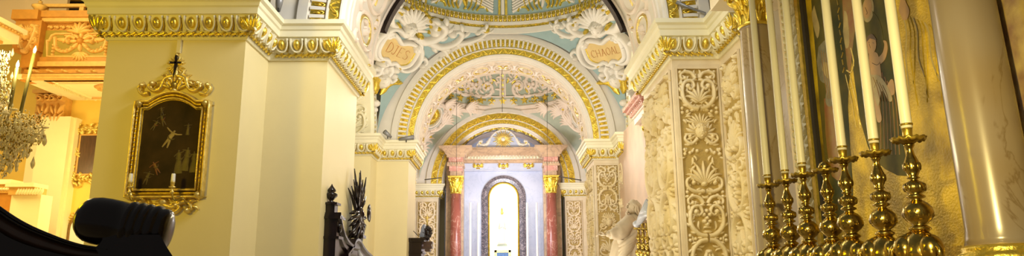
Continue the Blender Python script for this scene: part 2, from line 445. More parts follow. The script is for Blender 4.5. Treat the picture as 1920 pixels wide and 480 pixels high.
def pier(sx,dy,label,carved,individual=False,far=False,order='LMPDF',outer=XE,wallmat='cream_paint'):
    XB,XA=(1.97,2.64) if sx<0 else (1.95,2.50)
    YA,YB,YC=6.8+dy,7.5+dy,(9.1 if dy<1 else 8.75)+dy
    if far: YC=YB+.55
    root=thing('pier',label,'pier',(sx*2.6+CX*0,YB,0))
    xb=XB-sx*CX*0; path=[(-outer,YC+.3),(-outer,YA),(-XA,YA),(-XA,YB),(-XB,YB),(-XB,YC),(-XA,YC)]
    if far: path=[(-outer,YB),(-XB,YB),(-XB,YC),(-XA,YC)]
    zt=SPR-.40
    mb=MB(); P=[(x*-sx*-1 if sx<0 else -x,y) for x,y in path]
    P=[(x if sx<0 else -x,y) for x,y in path]
    mb.add([(x,y,0) for x,y in P]+[(x,y,zt) for x,y in P],[(i,i+1,len(P)+i+1,len(P)+i) for i in range(len(P)-1)],0,False)
    # plinth course at the foot of the pier
    for i in range(len(P)-1):
        (x0,y0),(x1,y1)=P[i],P[i+1]
        mb.box((min(x0,x1)-.04,min(y0,y1)-.04,0),(max(x0,x1)+.04,max(y0,y1)+.04,.3),0)
    mb.build('shaft',[wallmat if not carved else 'stone_trim'],root)
    cornice(path,1 if sx<0 else -1,SPR,root,individual,('cream_trim' ,'gold','gold_dark'))
    if carved:
        z0=.25; ht=zt-z0-.12
        X=lambda x:x if sx<0 else -x
        faces=[((X(-(XA+XB)/2),YB,z0),(1 if sx<0 else -1,0),(0,-1),XA-XB-.06)]
        if not far:
            faces+= [((X(-XB),(YB+YC)/2,z0),(0,1),(-sx,0),YC-YB-.16), ((X(-XA),(YA+YB)/2,z0),(0,1),(-sx,0),YB-YA-.08)]
        for (p0,d,nm,w) in faces:
            M=planemap(p0,d,nm); pm=MB()
            # raised frame round the sunk panel
            fw=.018
            for a,b in (((-w/2,0),(-w/2+fw,ht)),((w/2-fw,0),(w/2,ht)),((-w/2+fw,ht-fw),(w/2-fw,ht)),((-w/2+fw,0),(w/2-fw,fw))):
                pm.mbox(M,(a[0],a[1],0),(b[0],b[1],.028),2)
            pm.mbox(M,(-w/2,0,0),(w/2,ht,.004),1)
            ww=w-.03
            if ww>.9:   # wide side face: two interlaced columns of carving
                for q in (-.25,.25):
                    column_panel(pm,lambda s,t,h,q=q:M(s+q*ww*1.02,t+.03,h+.004),ww*.5,ht-.06,order[::-1])
            else: column_panel(pm,lambda s,t,h:M(s,t+.03,h+.004),ww,ht-.06,order)
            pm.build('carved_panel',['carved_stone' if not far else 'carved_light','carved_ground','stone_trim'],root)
    return root
for sx,side in ((-1,'left'),(1,'right')):
    for k,dy in enumerate((0,6.9,13.8)):
        if sx<0:
            lab=('near cream plastered pier on the left carrying the small gilt-framed painting','cream plastered pier behind the first dark wood crest, middle of the left piers','carved pier left of the far altar columns, farthest on the left')[k]
        else:
            lab=('near carved stone pier on the right beside the row of tall candles','carved stone pier behind the bearded statue, middle of the right piers','carved pier right of the far altar columns, farthest on the right')[k]
        pier(sx,dy,lab,carved=(sx>0 or k==2),individual=(k==0),far=(k==2),order=(('MFDLP','DLFPM','FLPDL') if sx>0 else ('LMPDF','DLFPM','FLPDL'))[k],outer=(XE if sx<0 else (3.2 if k<2 else 3.6)))

# ------------------------------------------------------------ transverse arches
def arc(r,a0,a1,y,n=64): return [(CX+r*cos(a0+(a1-a0)*i/n),y,SPR+r*sin(a0+(a1-a0)*i/n)) for i in range(n+1)]
def arch(Yf,Yb,label,rin=1.86,dark=False,altar=False):
    root=thing('arch',label,'arch',(CX,Yf,SPR))
    prof=[(2.72,Yb),(2.72,Yf+.05),(2.38,Yf+.05),(2.38,Yf),(2.26,Yf-.02),(2.25,Yf+.02),(2.05,Yf+.02),(2.045,Yf-.02),(2.03,Yf-.02),(2.025,Yf+.02),(1.90,Yf+.03),(1.895,Yf),(1.875,Yf),(1.86,Yf+.03),(1.84,Yf+.05),(1.83,Yf+.12),(rin-.05,Yf+.14),(rin-.05,Yb-.08),(rin,Yb-.06),(rin,Yb),(2.72,Yb)]
    n=72; mb=MB()
    rows=[[(CX+r*cos(PI*i/n),y,SPR+r*sin(PI*i/n)) for r,y in prof] for i in range(n+1)]
    mb.grid(rows,0,False)
    for r in (rows[0],rows[-1]): mb.add(r[:-1],[tuple(range(len(r)-1))],0,False)
    mb.build('arch_ring',['white_stucco'],root)
    R=lambda rm,yy:(lambda s,t,h:Vector((CX+(rm+t)*cos(s/rm),yy-h,SPR+(rm+t)*sin(s/rm))))
    d=MB(); 
    if altar: leafband(d,R(2.13,Yf+.02),PI*2.13,.19,.16,.05,1,8)
    for i in range(96): d.mbox(R(2.15,Yf+.02),(PI*2.15*i/96,-.085,0),(PI*2.15*(i+1)/96,.085,.004),1)
    if not altar: dentband(d,R(2.15,Yf+.02),PI*2.15,.17,.098,.035,1,0)
    d.build('dentil_band' if not altar else 'outer_leaf_band',['white_stucco','gold'],root)
    g=MB()
    for i in range(96): g.mbox(R(1.965,Yf+.03),(PI*1.965*i/96,-.06,-.01),(PI*1.965*(i+1)/96,.055,.016),0)
    leafband(g,R(1.965,Yf+.03),PI*1.965,.125,.11,.04,0,3)
    g.build('leaf_band',['gold'],root)
    # carved soffit
    rs=rin-.05; L=PI*rs; t0=Yf+.2; t1=Yb-.12; wd=t1-t0
    S=lambda s,t,h:Vector((CX+(rs-h)*cos(s/rs),t0+t,SPR+(rs-h)*sin(s/rs)))
    f=MB()
    if altar:
        leafband(f,lambda s,t,h:S(s,t+.1,h),L,.16,.14,.03,1,9); 
        f.build('soffit_carving',['pink_stucco','gold'],root)
    else:
        for tt in (0,wd-.05): 
            f.stroke(S,[(L*i/60,tt+.02) for i in range(61)],.018,.025,0,4)
        k=11; p=L/k
        for i in range(k):
            s=(i+.5)*p; o=sub(S,s,wd/2,1,0,1,1)
            ov=[(p*.40*cos(2*PI*j/24),wd*.30*sin(2*PI*j/24)) for j in range(25)]
            f.stroke(o,ov,.03,.04,0,5)
            if i%2==0:
                f.stroke(o,[(a*.78,b*.72) for a,b in ov],.016,.03,1,4)
                m_mask(f,sub(S,s,wd/2,min(p,wd)*.7,PI/2),0,False)
            else:
                for q in range(8): lobe(f,o,0,0,q*PI/4,.17,.035,.3,.03,1 if q%2 else 0)
                f.dome(o,0,0,.05,.05,.05,1,8,3)
            for e in (-1,1):
                for q in (-1,1): scroll(f,sub(S,s+e*p*.45,wd/2+q*wd*.3,.33,0,e),[(-.3,q*-.1),(-.1,q*.2),(.15,q*.2),(.2,0),(.1,-.05*q)],.07,.1,0,True,lmi=1,ls=.8)
        f.build('soffit_carving',['pink_stucco','gold_pale'],root)
    return root
arch(7.45,9.2,'nearest transverse arch, only its springing shows at the top corners')
arch(14.25,15.5,'large central arch with gold dentils below the domed bay')
a3=arch(21.15,22.5,'farthest arch framing the lunette over the far altar',altar=True)
# second gilt band on the altar arch
g=MB(); Rm=lambda s,t,h:Vector((CX+(1.81-h)*cos(s/1.81),21.42+t,SPR+(1.81-h)*sin(s/1.81)))
leafband(g,Rm,PI*1.81,.2,.15,.05,0,5); g.build('inner_leaf_band',['gold'],a3)
# dark band on the rear edge of the nearest arch
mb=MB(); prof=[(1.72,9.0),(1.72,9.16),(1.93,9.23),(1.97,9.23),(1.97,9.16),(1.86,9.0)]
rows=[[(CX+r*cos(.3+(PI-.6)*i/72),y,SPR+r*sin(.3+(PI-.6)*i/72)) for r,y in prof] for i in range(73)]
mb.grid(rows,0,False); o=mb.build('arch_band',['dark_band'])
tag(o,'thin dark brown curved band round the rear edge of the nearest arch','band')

# ------------------------------------------------------------ domed bays
h0=2.37; RS=h0*math.sqrt(2)
def bay(Y0,hx,hy,top,gm,lab,third=False,idx=1):
    RB=2.50 if third else 2.37
    root=struct('ceiling' ,lab); root.location=(CX,Y0,SPR)
    def kx(e): return h0/hx+(1-h0/hx)*min(1,max(0,sin(e)*RS/2.36))*top
    ky=h0/hy
    zr=2.26 if third else 2.38
    def S(s,e,h,q=PI/4):
        r=(RS-h)*cos(e); f=q+s/max(RS*cos(e),.1)
        return Vector((CX+r*cos(f)/kx(e),Y0+r*sin(f)/ky,SPR+(RS-h)*sin(e)))
    emax=math.asin(zr/RS)
    mb=MB()
    for q in range(4):
        rows=[]
        for i in range(25):
            e=emax*i/24; r=RS*cos(e); lim=h0/r
            a0=math.acos(min(1,lim)); a1=math.asin(min(1,lim)); 
            if lim>=1: a0,a1=0,PI/2
            if a0>a1: a0=a1=PI/4
            rows.append([S((a0+(a1-a0)*j/20-PI/4)*r,e,0,PI/4+q*PI/2) for j in range(21)])
        mb.grid(rows,0)
    mb.build('pendentives',[gm],root)
    # ring mouldings and dome
    rx=RB/kx(emax); ry=RB/ky; z0=SPR+zr-.03
    def Dm(a,z,off): 
        # dome surface: z above ring, off inward
        rr=math.sqrt(max(.0001,1-(z/2.42)**2)); return Vector((CX+(rx*rr-off)*cos(a),Y0+(ry*rr-off)*sin(a),z0+z))
    if third: ribz=.54
    else: ribz=.4
    bands=[(-.02,.0),(-.02,.06),(.10,.06),(.105,.02),(.17,.02),(.175,.06),(.24,.06),(.25,.02),(.40,.02),(.40,.0),(.6,0),(.9,0),(1.2,0),(1.5,0),(1.8,0),(2.05,0),(2.25,0),(2.38,0),(2.415,0)]
    mb=MB(); n=96
    rows=[[Dm(2*PI*j/n,z,o) for j in range(n)] for z,o in bands[:10]]
    mb.grid(rows,0,False,True); mb.build('ring_moulding',['white_stucco' if not third else 'pink_stucco'],root)
    mb=MB(); rows=[[Dm(2*PI*j/n,z,o-.0) for j in range(n)] for z,o in bands[9:]]
    mb.grid(rows,0,True,True); mb.build('dome_shell',[gm],root)
    R=2.37
    Mz=lambda zc,off:(lambda s,t,h:Dm(s/R,zc+t,off+h))
    g=MB()
    if not third:
        leafband(g,Mz(.1375,.02),2*PI*R,.06,.075,.03,0,1)
        for i in range(120): g.mbox(Mz(.1375,.02),(2*PI*R*i/120,-.03,0),(2*PI*R*(i+1)/120,.03,.005),0); g.mbox(Mz(.25,.02),(2*PI*R*i/120,.0,0),(2*PI*R*(i+1)/120,.14,.004),0)
        L=2*PI*R; k=150; p=L/k
        for i in range(k):
            s=i*p; M=Mz(.25,.02)
            lobe(g,M,s,0,PI/2,.15,.024,0,.04,0,5); lobe(g,M,s,0.01,PI/2-.5,.11,.016,-.8,.05,0,4); lobe(g,M,s,0.01,PI/2+.5,.11,.016,.8,.05,0,4)
            g.mbox(M,(s+p*.45,0,0),(s+p*.6,.12,.03),1)
    else:
        k=44; p=2*PI*R/k
        for i in range(k):
            M=Mz(.40,.03)
            (star if i%2 else fleur)(g,M,i*p,0,.12,.05,0)
        for i in range(120): g.mbox(Mz(.40,.0),(2*PI*R*i/120,-.125,0),(2*PI*R*(i+1)/120,.125,.028),2)
        for i in range(120): g.mbox(Mz(.40,.0),(2*PI*R*i/120,.125,0),(2*PI*R*(i+1)/120,.16,.05),3)
    g.build('gilt_ring',['gold','white_stucco','green_ground','pink_stucco'],root)
    # ribs and panels
    rb=MB(); rg=MB(); nr=8
    for i in range(nr):
        a=PI/2+2*PI*i/nr; 
        zz=[ribz+.12*j for j in range(13)]
        for lo,hi,m_,hh in ((-.035,.035,0,.05),(-.10,-.05,1,.03),(.05,.10,1,.03)):
            for z_a,z_b in zip(zz[:-1],zz[1:]):
                fa=max(.25,math.sqrt(max(0,1-(z_a/2.42)**2))); fb=max(.25,math.sqrt(max(0,1-(z_b/2.42)**2)))
                vs=[Dm(a+l/R/ (f if 0 else 1),z,hh if not b else 0) for z,f in ((z_a,fa),(z_b,fb)) for l in (lo,hi) for b in (0,)]
                vs+=[Dm(a+l/R,z,0) for z in (z_a,z_b) for l in (lo,hi)]
                rb.add(vs,[(0,1,3,2),(0,2,6,4),(1,3,7,5)],m_ if not third else (0 if m_==0 else 0),False)
        if third:
            for j in range(10): (star if j%2 else fleur)(rg,lambda s,t,h,a=a:Dm(a+s/R,t,.05+h),0,.5+.13*j,.055,.02,0)
    rb.build('dome_rib',['white_stucco' if not third else 'pink_stucco','gold'],root)
    if third: rg.build('rib_stars',['gold'],root)
    # sprays of carving in each panel
    sp=MB(); rnd=random.Random(4)
    for i in range(nr):
        a=PI/2+2*PI*(i+.5)/nr
        M=lambda s,t,h,a=a:Dm(a+s/R,.45+t,h)
        if not third:
            for f in (1,-1):
                for k in range(7):
                    y=.02+k*.055
                    pth=cr([(f*.02,.30+k*.01),(f*.25,.24+.03*k),(f*.5,y+.1),(f*.72,y-.0)],3)
                    sp.stroke(M,pth,[.012+.02*j/len(pth) for j in range(len(pth))],.06,0,5)
                for k in range(4):
                    sp.stroke(M,cr([(f*(.06+.1*k),.02),(f*(.12+.1*k),.12),(f*(.1+.12*k),.28)],3),.02,.07,1,5)
                sp.stroke(M,cr([(f*.35,.02),(f*.42,.1),(f*.55,.1),(f*.6,.02)],3),.022,.06,1,5)
            sp.dome(M,0,.3,.1,.1,.12,0,10,4)
            for k in range(9): lobe(sp,M,0,.3,k*2*PI/9,.3,.035,.4,.05,1 if k%3==0 else 0)
            for k in range(8):
                lobe(sp,M,(k-3.5)*.14,.75,PI/2,.3,.05,.6*(1 if k%2 else -1),.05,0)
        else:
            for f in (1,-1):
                S_=sub(M,0,.05,1,0,f,.9)
                scroll(sp,S_,[(.05,.05),(.3,.02),(.55,.12),(.6,.35),(.42,.45),(.3,.33),(.4,.24),(.47,.3)],.05,.06,0,True,lmi=0,ls=.9)
                scroll(sp,S_,[(.1,.6),(.2,.42),(.12,.25),(.02,.3),(.06,.38)],.05,.06,0,True,ls=.8)
                for k in range(3): lobe(sp,S_,.42,.33,k*2+.3,.14,.03,.6,.07,1)
                scroll(sp,S_,[(.55,.6),(.4,.75),(.15,.72),(.1,.9)],.045,.06,0,True,ls=.8)
                for k in range(26): lobe(sp,S_,rnd.uniform(.06,.74),rnd.uniform(.12,.85),rnd.uniform(0,6.28),.2,.035,rnd.choice((-1.5,1.5)),.055,0 if k%6 else 1,5)
    sp.build('panel_carving',['white_stucco' if not third else 'pink_stucco','gold'],root)
    return root,S
b2,S2=bay(11.7,2.68,2.5,.85,'blue_ground','painted dome with gilt rings over the second bay')
b3,S3=bay(18.35,2.62,2.8,.9,'green_ground','pale dome with gold stars and lilies over the third bay',third=True)
# ornament on the pendentives
def elev(z): return math.asin(z/RS)
def pend_map(S,q,f):
    # local (s,t,h): t metres of arc above the springing, q quadrant centre angle
    return lambda s,t,h:S(s*f,t/RS,h,q)
def text3d(txt,M,s0,t0,size,h,mi_name,parent,slant=0):
    """letters drawn as raised strokes on the surface"""
    G={'D':[[(0,0),(0,1),(.35,.95),(.6,.6),(.55,.25),(.3,.02),(0,0)]],'J':[[(.1,1),(.5,1)],[(.35,1),(.35,.25),(.2,0),(0,.15)]],
       'E':[[(.5,1),(0,1),(0,0),(.5,0)],[(0,.5),(.4,.5)]],'S':[[(.5,.85),(.25,1),(.02,.8),(.2,.55),(.45,.4),(.45,.1),(.2,0),(0,.12)]],
       'C':[[(.55,.85),(.3,1),(.02,.75),(0,.3),(.25,0),(.55,.15)]],'H':[[(0,0),(0,1)],[(.5,0),(.5,1)],[(0,.5),(.5,.5)]],
       'A':[[(0,0),(.28,1),(.56,0)],[(.12,.38),(.44,.38)]],'O':[[(.28,0),(.02,.3),(.05,.8),(.3,1),(.55,.8),(.56,.3),(.28,0)]],'L':[[(0,1),(0,0),(.5,0)]]}
    mb=MB(); x=0
    for ch in txt:
        for st in G[ch]:
            p=cr(st,4) if ch in 'DSCO' or (ch=='J' and len(st)>2) else [ (st[i][0]+(st[i+1][0]-st[i][0])*k/3, st[i][1]+(st[i+1][1]-st[i][1])*k/3) for i in range(len(st)-1) for k in range(4)]
            mb.stroke(lambda a,b,c:M(s0+(x+a)*size,t0+b*size+slant*(x+a)*size,c),p,.075*size,h,0,4)
        x+=.76
    mb.build('lettering',[mi_name],parent)
def cartouche(S,q,f,label,txt,wht='white_stucco',uv=(738,93)):
    M0=pend_map(S,q,f); s_,t_0=invert(M0,uv[0],uv[1],-1.6,1.6,.2,2.4)
    k0=(RS)/ (RS*math.cos(t_0/RS)); M=lambda s,t,h:M0(s_+s*1.18,t_0+(t-1.5)*1.18,h*1.25)
    c=M(0,1.5,0); root=thing('cartouche',label,'cartouche',c)
    Q=sub(M,.02,1.50,1,-.12,1,1)
    pl=[(.36,0),(.34,.14),(.22,.19),(.1,.17),(0,.13),(-.1,.17),(-.22,.19),(-.34,.14),(-.36,0),(-.33,-.13),(-.2,-.2),(-.08,-.17),(0,-.22),(.08,-.17),(.2,-.2),(.33,-.13),(.36,0)]
    P=cr(pl,3)
    mb=MB(); mb.poly(Q,P[:-1],.07,0); mb.build('plaque',['gold_plaque'],root)
    mb=MB(); mb.stroke(Q,[(a*1.12,b*1.18) for a,b in P],.05,.14,0,6); mb.stroke(Q,P,.014,.10,1,4)
    for e in (1,-1):
        E=sub(Q,0,0,1,0,e,1)
        scroll(mb,E,[(.30,.22),(.44,.18),(.52,.02),(.5,-.14),(.42,-.24),(.3,-.28),(.2,-.25),(.16,-.32)],.05,.14,0,False)
        scroll(mb,E,[(.02,.3),(.2,.34),(.36,.28),(.42,.18),(.34,.12),(.3,.2)],.045,.13,0,False)
        scroll(mb,E,[(.04,-.28),(.12,-.36),(.1,-.48),(.2,-.54),(.26,-.46),(.2,-.42)],.045,.12,0,False)
        scroll(mb,E,[(.5,-.02),(.6,.06),(.68,.0),(.64,-.08)],.04,.1,0,False)
        mb.dome(E,.2,-.26,.05,.035,.17,1,8,3)
    mb.dome(Q,0,-.38,.05,.07,.12,0,8,3)
    mb.build('scroll_frame',[wht,'gold'],root)
    # cherub head with shell above
    mb=MB()
    K=sub(Q,0,.42,.78,0,1,.95); 
    Ms=MB()
    for k in range(-5,6): lobe(Ms,sub(Q,0,.42,1,0,1,1),0,.02,PI/2-k*.27,.40,.045,0,.07,0,6)
    for k in range(-5,6): Ms.dome(sub(Q,0,.44,1,0,1,1),.40*cos(PI/2-k*.27),.40*sin(PI/2-k*.27),.035,.035,.08,1,7,3)
    Ms.build('shell',[wht,'gold'],root)
    m_mask(mb,K,0,False); mb.build('cherub_head',[wht],root)
    text3d(txt,lambda s,t,h:Q(s*1,t,h+.07),-.22 if len(txt)<5 else -.28,-.09,.17 if len(txt)<5 else .135,.02,'letter',root,.03)
    # acanthus wings running beside the cartouche
    for e,L in ((1,1),(-1,.72)):
        mb=MB(); A=sub(Q,e*.22,.36,L,0,e,L)
        scroll(mb,A,[(0,0),(.2,-.02),(.38,.12),(.42,.3),(.3,.38),(.2,.3),(.26,.22)],.075,.13,0,True,lmi=0,ls=1.2,side=-1)
        scroll(mb,A,[(.3,.0),(.55,-.02),(.75,.12),(.78,.3),(.66,.36),(.6,.28)],.06,.11,0,True,lmi=0,ls=1.1,side=-1)
        if e>0:
            scroll(mb,A,[(.7,.1),(.9,.16),(1.1,.3),(1.16,.44),(1.06,.5),(1.02,.42)],.045,.08,0,True,ls=.9,side=-1)
            scroll(mb,A,[(.5,.0),(.7,-.08),(.78,-.2),(.66,-.22)],.04,.08,0,False)
            mb.dome(A,.7,-.22,.06,.05,.13,1,8,3); mb.dome(A,1.14,.48,.06,.05,.1,1,8,3)
        mb.dome(A,.24,.32,.075,.075,.17,1,8,3); mb.dome(A,.04,.05,.07,.06,.17,1,8,3)
        mb.build('acanthus_wing',[wht,'gold'],root)
    return root
def cherub(S,q,f,label,uv=(717,152)):
    M0=pend_map(S,q,f); s_,t_0=invert(M0,uv[0],uv[1],-1.6,1.6,.0,2.4)
    M=lambda s,t,h:M0(s_+s*1.35,t_0+(t-.80)*1.25,h*1.3)
    root=thing('cherub_relief',label,'relief carving',M(0,.75,0))
    mb=MB(); m_mask(mb,sub(M,0,.80,.62,0,1,.8),0,False); mb.build('cherub_head',['white_stucco'],root)
    for e in (1,-1):
        mb=MB(); E=sub(M,0,.72,1,0,e,1)
        for k in range(8):
            pth=cr([(.03,-.14+.02*k),(.09,-.06+.02*k),(.11+.022*k,.10),(.10+.034*k,.27-.02*k)],3)
            mb.stroke(E,pth,.034,.04+.006*k,0,5,leafy)
        mb.build('gilt_wing',['gold'],root)
    mb=MB()
    for i,(r,y) in enumerate(((.07,.42),(.06,.31),(.045,.22))): mb.dome(M,0,y,r,r*.95,.09,0,10,4); 
    mb.dome(M,0,.14,.025,.05,.06,0,8,3); mb.build('tassel',['white_stucco'],root)
for q,f,nm,txt in ((PI*3/4,-1,'left','DJES'),(PI/4,-1,'right','CHAOAL')):
    cartouche(S2,q,f,'stucco cartouche lettered %s on the %s spandrel beside the large arch'%(txt,nm),txt,uv=(738,93) if f<0 and nm=='left' else (1137,94))
    cherub(S2,q,f,'white cherub head with gold wings and tassel below the %s cartouche'%txt,uv=(717,152) if nm=='left' else (1157,152))
# third bay: medallions and leaf sprays
for q,f,nm in ((PI*3/4,-1,'left'),(PI/4,-1,'right')):
    M0=pend_map(S3,q,f); e=1 if q>PI/2 else -1
    s_,t_0=invert(M0,811 if nm=='left' else 1088,219,-1.8,1.8,.1,2.4)
    M=lambda s,t,h:M0(s_+s,t_0+(t-1.35),h)
    c=M(0,1.2,0)
    root=thing('medallion','oval gold medallion on the %s vault beyond the large arch'%nm,'medallion',c)
    mb=MB(); mb.dome(M,0,1.35,.22,.27,.07,0,20,4); mb.build('boss',['gold'],root)
    mb=MB(); 
    for k in range(18): lobe(mb,lambda s,t,h:M(s,t,h+.02),.05*cos(k*PI/9),1.35+.05*sin(k*PI/9),k*PI/9,.19,.022,0,.07,0)
    mb.build('petals',['gold'],root)
    mb=MB(); mb.stroke(M,[(.27*cos(j*PI/16),1.35+.33*sin(j*PI/16)) for j in range(33)],.035,.08,0); mb.stroke(M,[(.35*cos(j*PI/16),1.35+.42*sin(j*PI/16)) for j in range(33)],.02,.05,0); mb.build('rim',['white_stucco'],root)
    mb=MB()
    for yy,L in ((.25,.5),(.55,.55)):
        for k in range(-4,5): lobe(mb,M,0,yy,PI/2-k*.3,L*(1-.06*abs(k)),.05,-k*.3,.08,0,7)
    for ee in (1,-1):
        for k,(x,y) in enumerate(((.45,1.35),(.6,1.75),(.95,1.98),(.2,2.0))):
            for j in range(7): lobe(mb,M,ee*x,y-.15,PI/2-ee*(.35+.3*j-.9+.4*k),.42,.045,-ee*.8,.08,0,7)
        scroll(mb,sub(M,0,0,1,0,ee,1),[(.1,.9),(.35,1.0),(.5,1.25),(.55,1.6),(.4,1.8),(.3,1.65)],.05,.09,0,True,ls=1.1)
        for j in range(7): mb.dome(M,ee*(.95+.07*j),2.12+.015*j,.03,.03,.06,1,7,3)
        mb.dome(M,ee*.42,1.75,.06,.06,.12,1,8,3); mb.dome(M,ee*.2,.75,.05,.05,.12,1,8,3)
    o=mb.build('vault_foliage',['pink_stucco','gold'])
    tag(o,'pale stucco leaf sprays round the %s gold medallion of the far vault'%nm,'relief carving')

# side arches of bays 2 and 3 (planes x = +-2.68)
def side_arch(sx,Y0,hy,lab,ri=2.2):
    root=thing('side_arch',lab,'arch',(sx*2.66,Y0,SPR))
    X=sx*2.66; k=hy/2.37; n=56
    prof=[(2.45,0),(2.40,-.03),(2.38,0),(2.2,.0),(2.18,-.03),(2.08,-.03),(2.05,.03),(2.05,.75)]
    mb=MB(); rows=[[(X+sx*d,Y0+r*k*cos(PI*i/n),SPR+r*sin(PI*i/n)) for r,d in prof] for i in range(n+1)]
    # straight jambs below the springing
    mb.grid(rows,0,False)
    mb.build('arch_ring',['cream_trim'],root)
    M=lambda s,t,h:Vector((X-sx*h,Y0+(2.29+t)*k*cos(s/2.29),SPR+(2.29+t)*sin(s/2.29)))
    d=MB()
    for i in range(64): d.mbox(M,(PI*2.29*i/64,-.06,0),(PI*2.29*(i+1)/64,.06,.004),1)
    dentband(d,M,PI*2.29,.13,.10,.03,1,0); d.build('dentil_band',['white_stucco','gold'],root)
    J=lambda s,t,h:Vector((X+sx*(.4+s),Y0+(2.05-h)*k*cos(t/2.05),SPR+(2.05-h)*sin(t/2.05)))
    j=MB()
    for t in range(9):
        S=sub(J,0,.35+t*.7,.62,0,1,.6)
        m_lyre(j,S,0,'leaf')
    j.build('soffit_carving',['cream_trim'],root)
side_arch(-1,11.7,2.5,'oblique side arch with gold dentils above the first dark crest on the left')
side_arch(1,11.7,2.5,'oblique side arch with gold dentils on the right of the domed bay')
side_arch(-1,18.35,2.8,'left side arch of the far bay, behind the large arch')
side_arch(1,18.35,2.8,'right side arch of the far bay, behind the large arch')

# ------------------------------------------------------------ structure: floor, outer walls
def sbox(name,a,b,m,lab=None):
    mb=MB(); mb.box(a,b); o=mb.build(name,[m]); tag(o,lab,kind='structure'); return o
sbox('floor',(-16,-3,-.1),(5,26,0),'floor_marble')
sbox('wall_right',(3.15,-3,0),(3.35,26,7.6),'stone_trim')
sbox('wall_far',(-3.4,24.0,0),(3.4,24.2,7.5),'cream_paint')
sbox('wall_left',(-3.42,9.2,SPR-.1),(-3.3,26,7.6),'cream_paint')

# ------------------------------------------------------------ far altar
AY=20.9; AX=.05
def zz(v,Y,u=940): return pt(u,v,Y=Y).z
def capital(mb,c,r,h,mi=0,n=8,sq=1.45):
    """leafy capital: bell, two rows of leaves, corner volutes and abacus"""
    mb.lathe([(r*.98,0),(r*1.08,h*.03),(r*1.08,h*.07),(r*.95,h*.09),(r*.95,h*.5),(r*1.2,h*.85),(r*1.25,h*.88)],c,20,mi)
    M=lambda s,t,hh:Vector((c[0]+(r*.95+hh+max(0,t/h-.5)*r*.6)*cos(s),c[1]+(r*.95+hh+max(0,t/h-.5)*r*.6)*sin(s),c[2]+t))
    for row,(t0,L,w) in enumerate(((.06,.42,.30),(.30,.42,.26))):
        for k in range(n):
            a=2*PI*(k+.5*row)/n
            for q in (-1,0,1):
                pts=[(a+q*w*.55*i/6*(1+.5*i/6),h*(t0+L*i/6*(1-.18*abs(q)))) for i in range(7)]
                rows=[]
                for i,(s,t) in enumerate(pts):
                    ww=w*.42*max(.1,sin(PI*min(1,.15+.85*i/6))); out=r*.10+r*.28*(i/6)**2.5
                    rows.append([M(s+ww*cos(PI*j/4),t,out*sin(PI*j/4)+.0) for j in range(5)])
                mb.grid(rows,mi)
    for k in range(4):
        a=PI/4+k*PI/2
        pts=spiral(0,0,h*.17,h*.03,PI*.9,-PI*2.6,16)
        for s_ in (1,-1):
            path=[]
            for x,z in pts: path.append((c[0]+(r*1.3+x)*cos(a+s_*.1),c[1]+(r*1.3+x)*sin(a+s_*.1),c[2]+h*.80+z))
            mb.tube(path,[h*.05*(1-.5*i/16) for i in range(17)],6,mi)
    for k in range(4):
        a=k*PI/2; mb.ball((c[0]+r*1.25*cos(a),c[1]+r*1.25*sin(a),c[2]+h*.86),h*.10,mi,8,5)
    s=r*sq
    mb.box((c[0]-s,c[1]-s,c[2]+h*.90),(c[0]+s,c[1]+s,c[2]+h*.95),mi); mb.box((c[0]-s*1.06,c[1]-s*1.06,c[2]+h*.95),(c[0]+s*1.06,c[1]+s*1.06,c[2]+h),mi)
altar=thing('altarpiece','far marble altarpiece with glowing arched niche under the farthest arch','altar',(AX,AY,0))
zc0,zc1=zz(362,AY),zz(331,AY)
for sx,sd in ((-1,'left'),(1,'right')):
    x=AX+sx*1.45; r=.165
    col=thing('marble_column','red veined marble column with gilt capital on the %s of the far altar'%sd,'column',(x,AY,0),'red columns of the far altar')
    mb=MB(); mb.lathe([(r*1.08,.9),(r*1.08,1.3),(r*1.02,2.2),(r*.92,zc0)],(x,AY,0),28); mb.build('shaft','red_marble',col)
    mb=MB(); mb.box((x-.26,AY-.26,.2),(x+.26,AY+.26,.78)); mb.lathe([(.25,.78),(.25,.82),(.2,.85),(.22,.88),(.18,.91)],(x,AY,0),24); mb.box((x-.3,AY-.3,0),(x+.3,AY+.3,.2)); mb.build('pedestal','tan_marble',col)
    mb=MB(); capital(mb,(x,AY,zc0-.02),r*.95,zc1-zc0+.02); mb.build('capital','gold',col)
    # stacked block above the column, part of the altarpiece
    z1=zz(322,AY); z2=zz(313,AY); z3=zz(303,AY); z4=zz(292,AY); z5=zz(279,AY); z6=zz(272,AY)
    mb=MB(); mb.box((x-.17,AY-.17,zc1),(x+.17,AY+.3,z1+.01),0)
    mb.box((x-.2,AY-.2,z1),(x+.2,AY+.3,z2),1); mb.box((x-.26,AY-.26,z2),(x+.26,AY+.3,z2+.06),0)
    for k in range(7): mb.box((x-.25+.075*k,AY-.285,z2+.06),(x-.21+.075*k,AY-.2,z2+.11),0)
    mb.box((x-.24,AY-.24,z2+.06),(x+.24,AY+.3,z2+.11),2)
    mb.box((x-.215,AY-.215,z2+.11),(x+.215,AY+.3,z4-.08),1)
    mb.box((x-.27,AY-.27,z4-.08),(x+.27,AY+.3,z4),0)
    mb.build('entablature_block',['tan_marble','pink_marble','cream_trim'],altar)
    pts=[(-.30,0),(-.33,.05),(-.33,.08),(-.44,.17),(-.50,.19),(-.50,.25),(-.46,.25)]
    mb=MB(); rows=[]
    for o,z in pts:
        o=-o; rows.append([(x-o,AY-o*.9,z4+z),(x+o,AY-o*.9,z4+z),(x+o,AY+.5,z4+z),(x-o,AY+.5,z4+z)])
    mb.grid(rows,0,False,True,True); mb.build('projecting_cornice','tan_marble',altar)
    mb=MB(); mb.box((x-.22-(.1 if sx<0 else 0),AY+.25,.2),(x+.22+(.1 if sx>0 else 0),AY+.7,z4)); mb.build('backing_pilaster','tan_marble',altar)
z4=zz(292,AY+.35)
mb=MB()
W=1.25
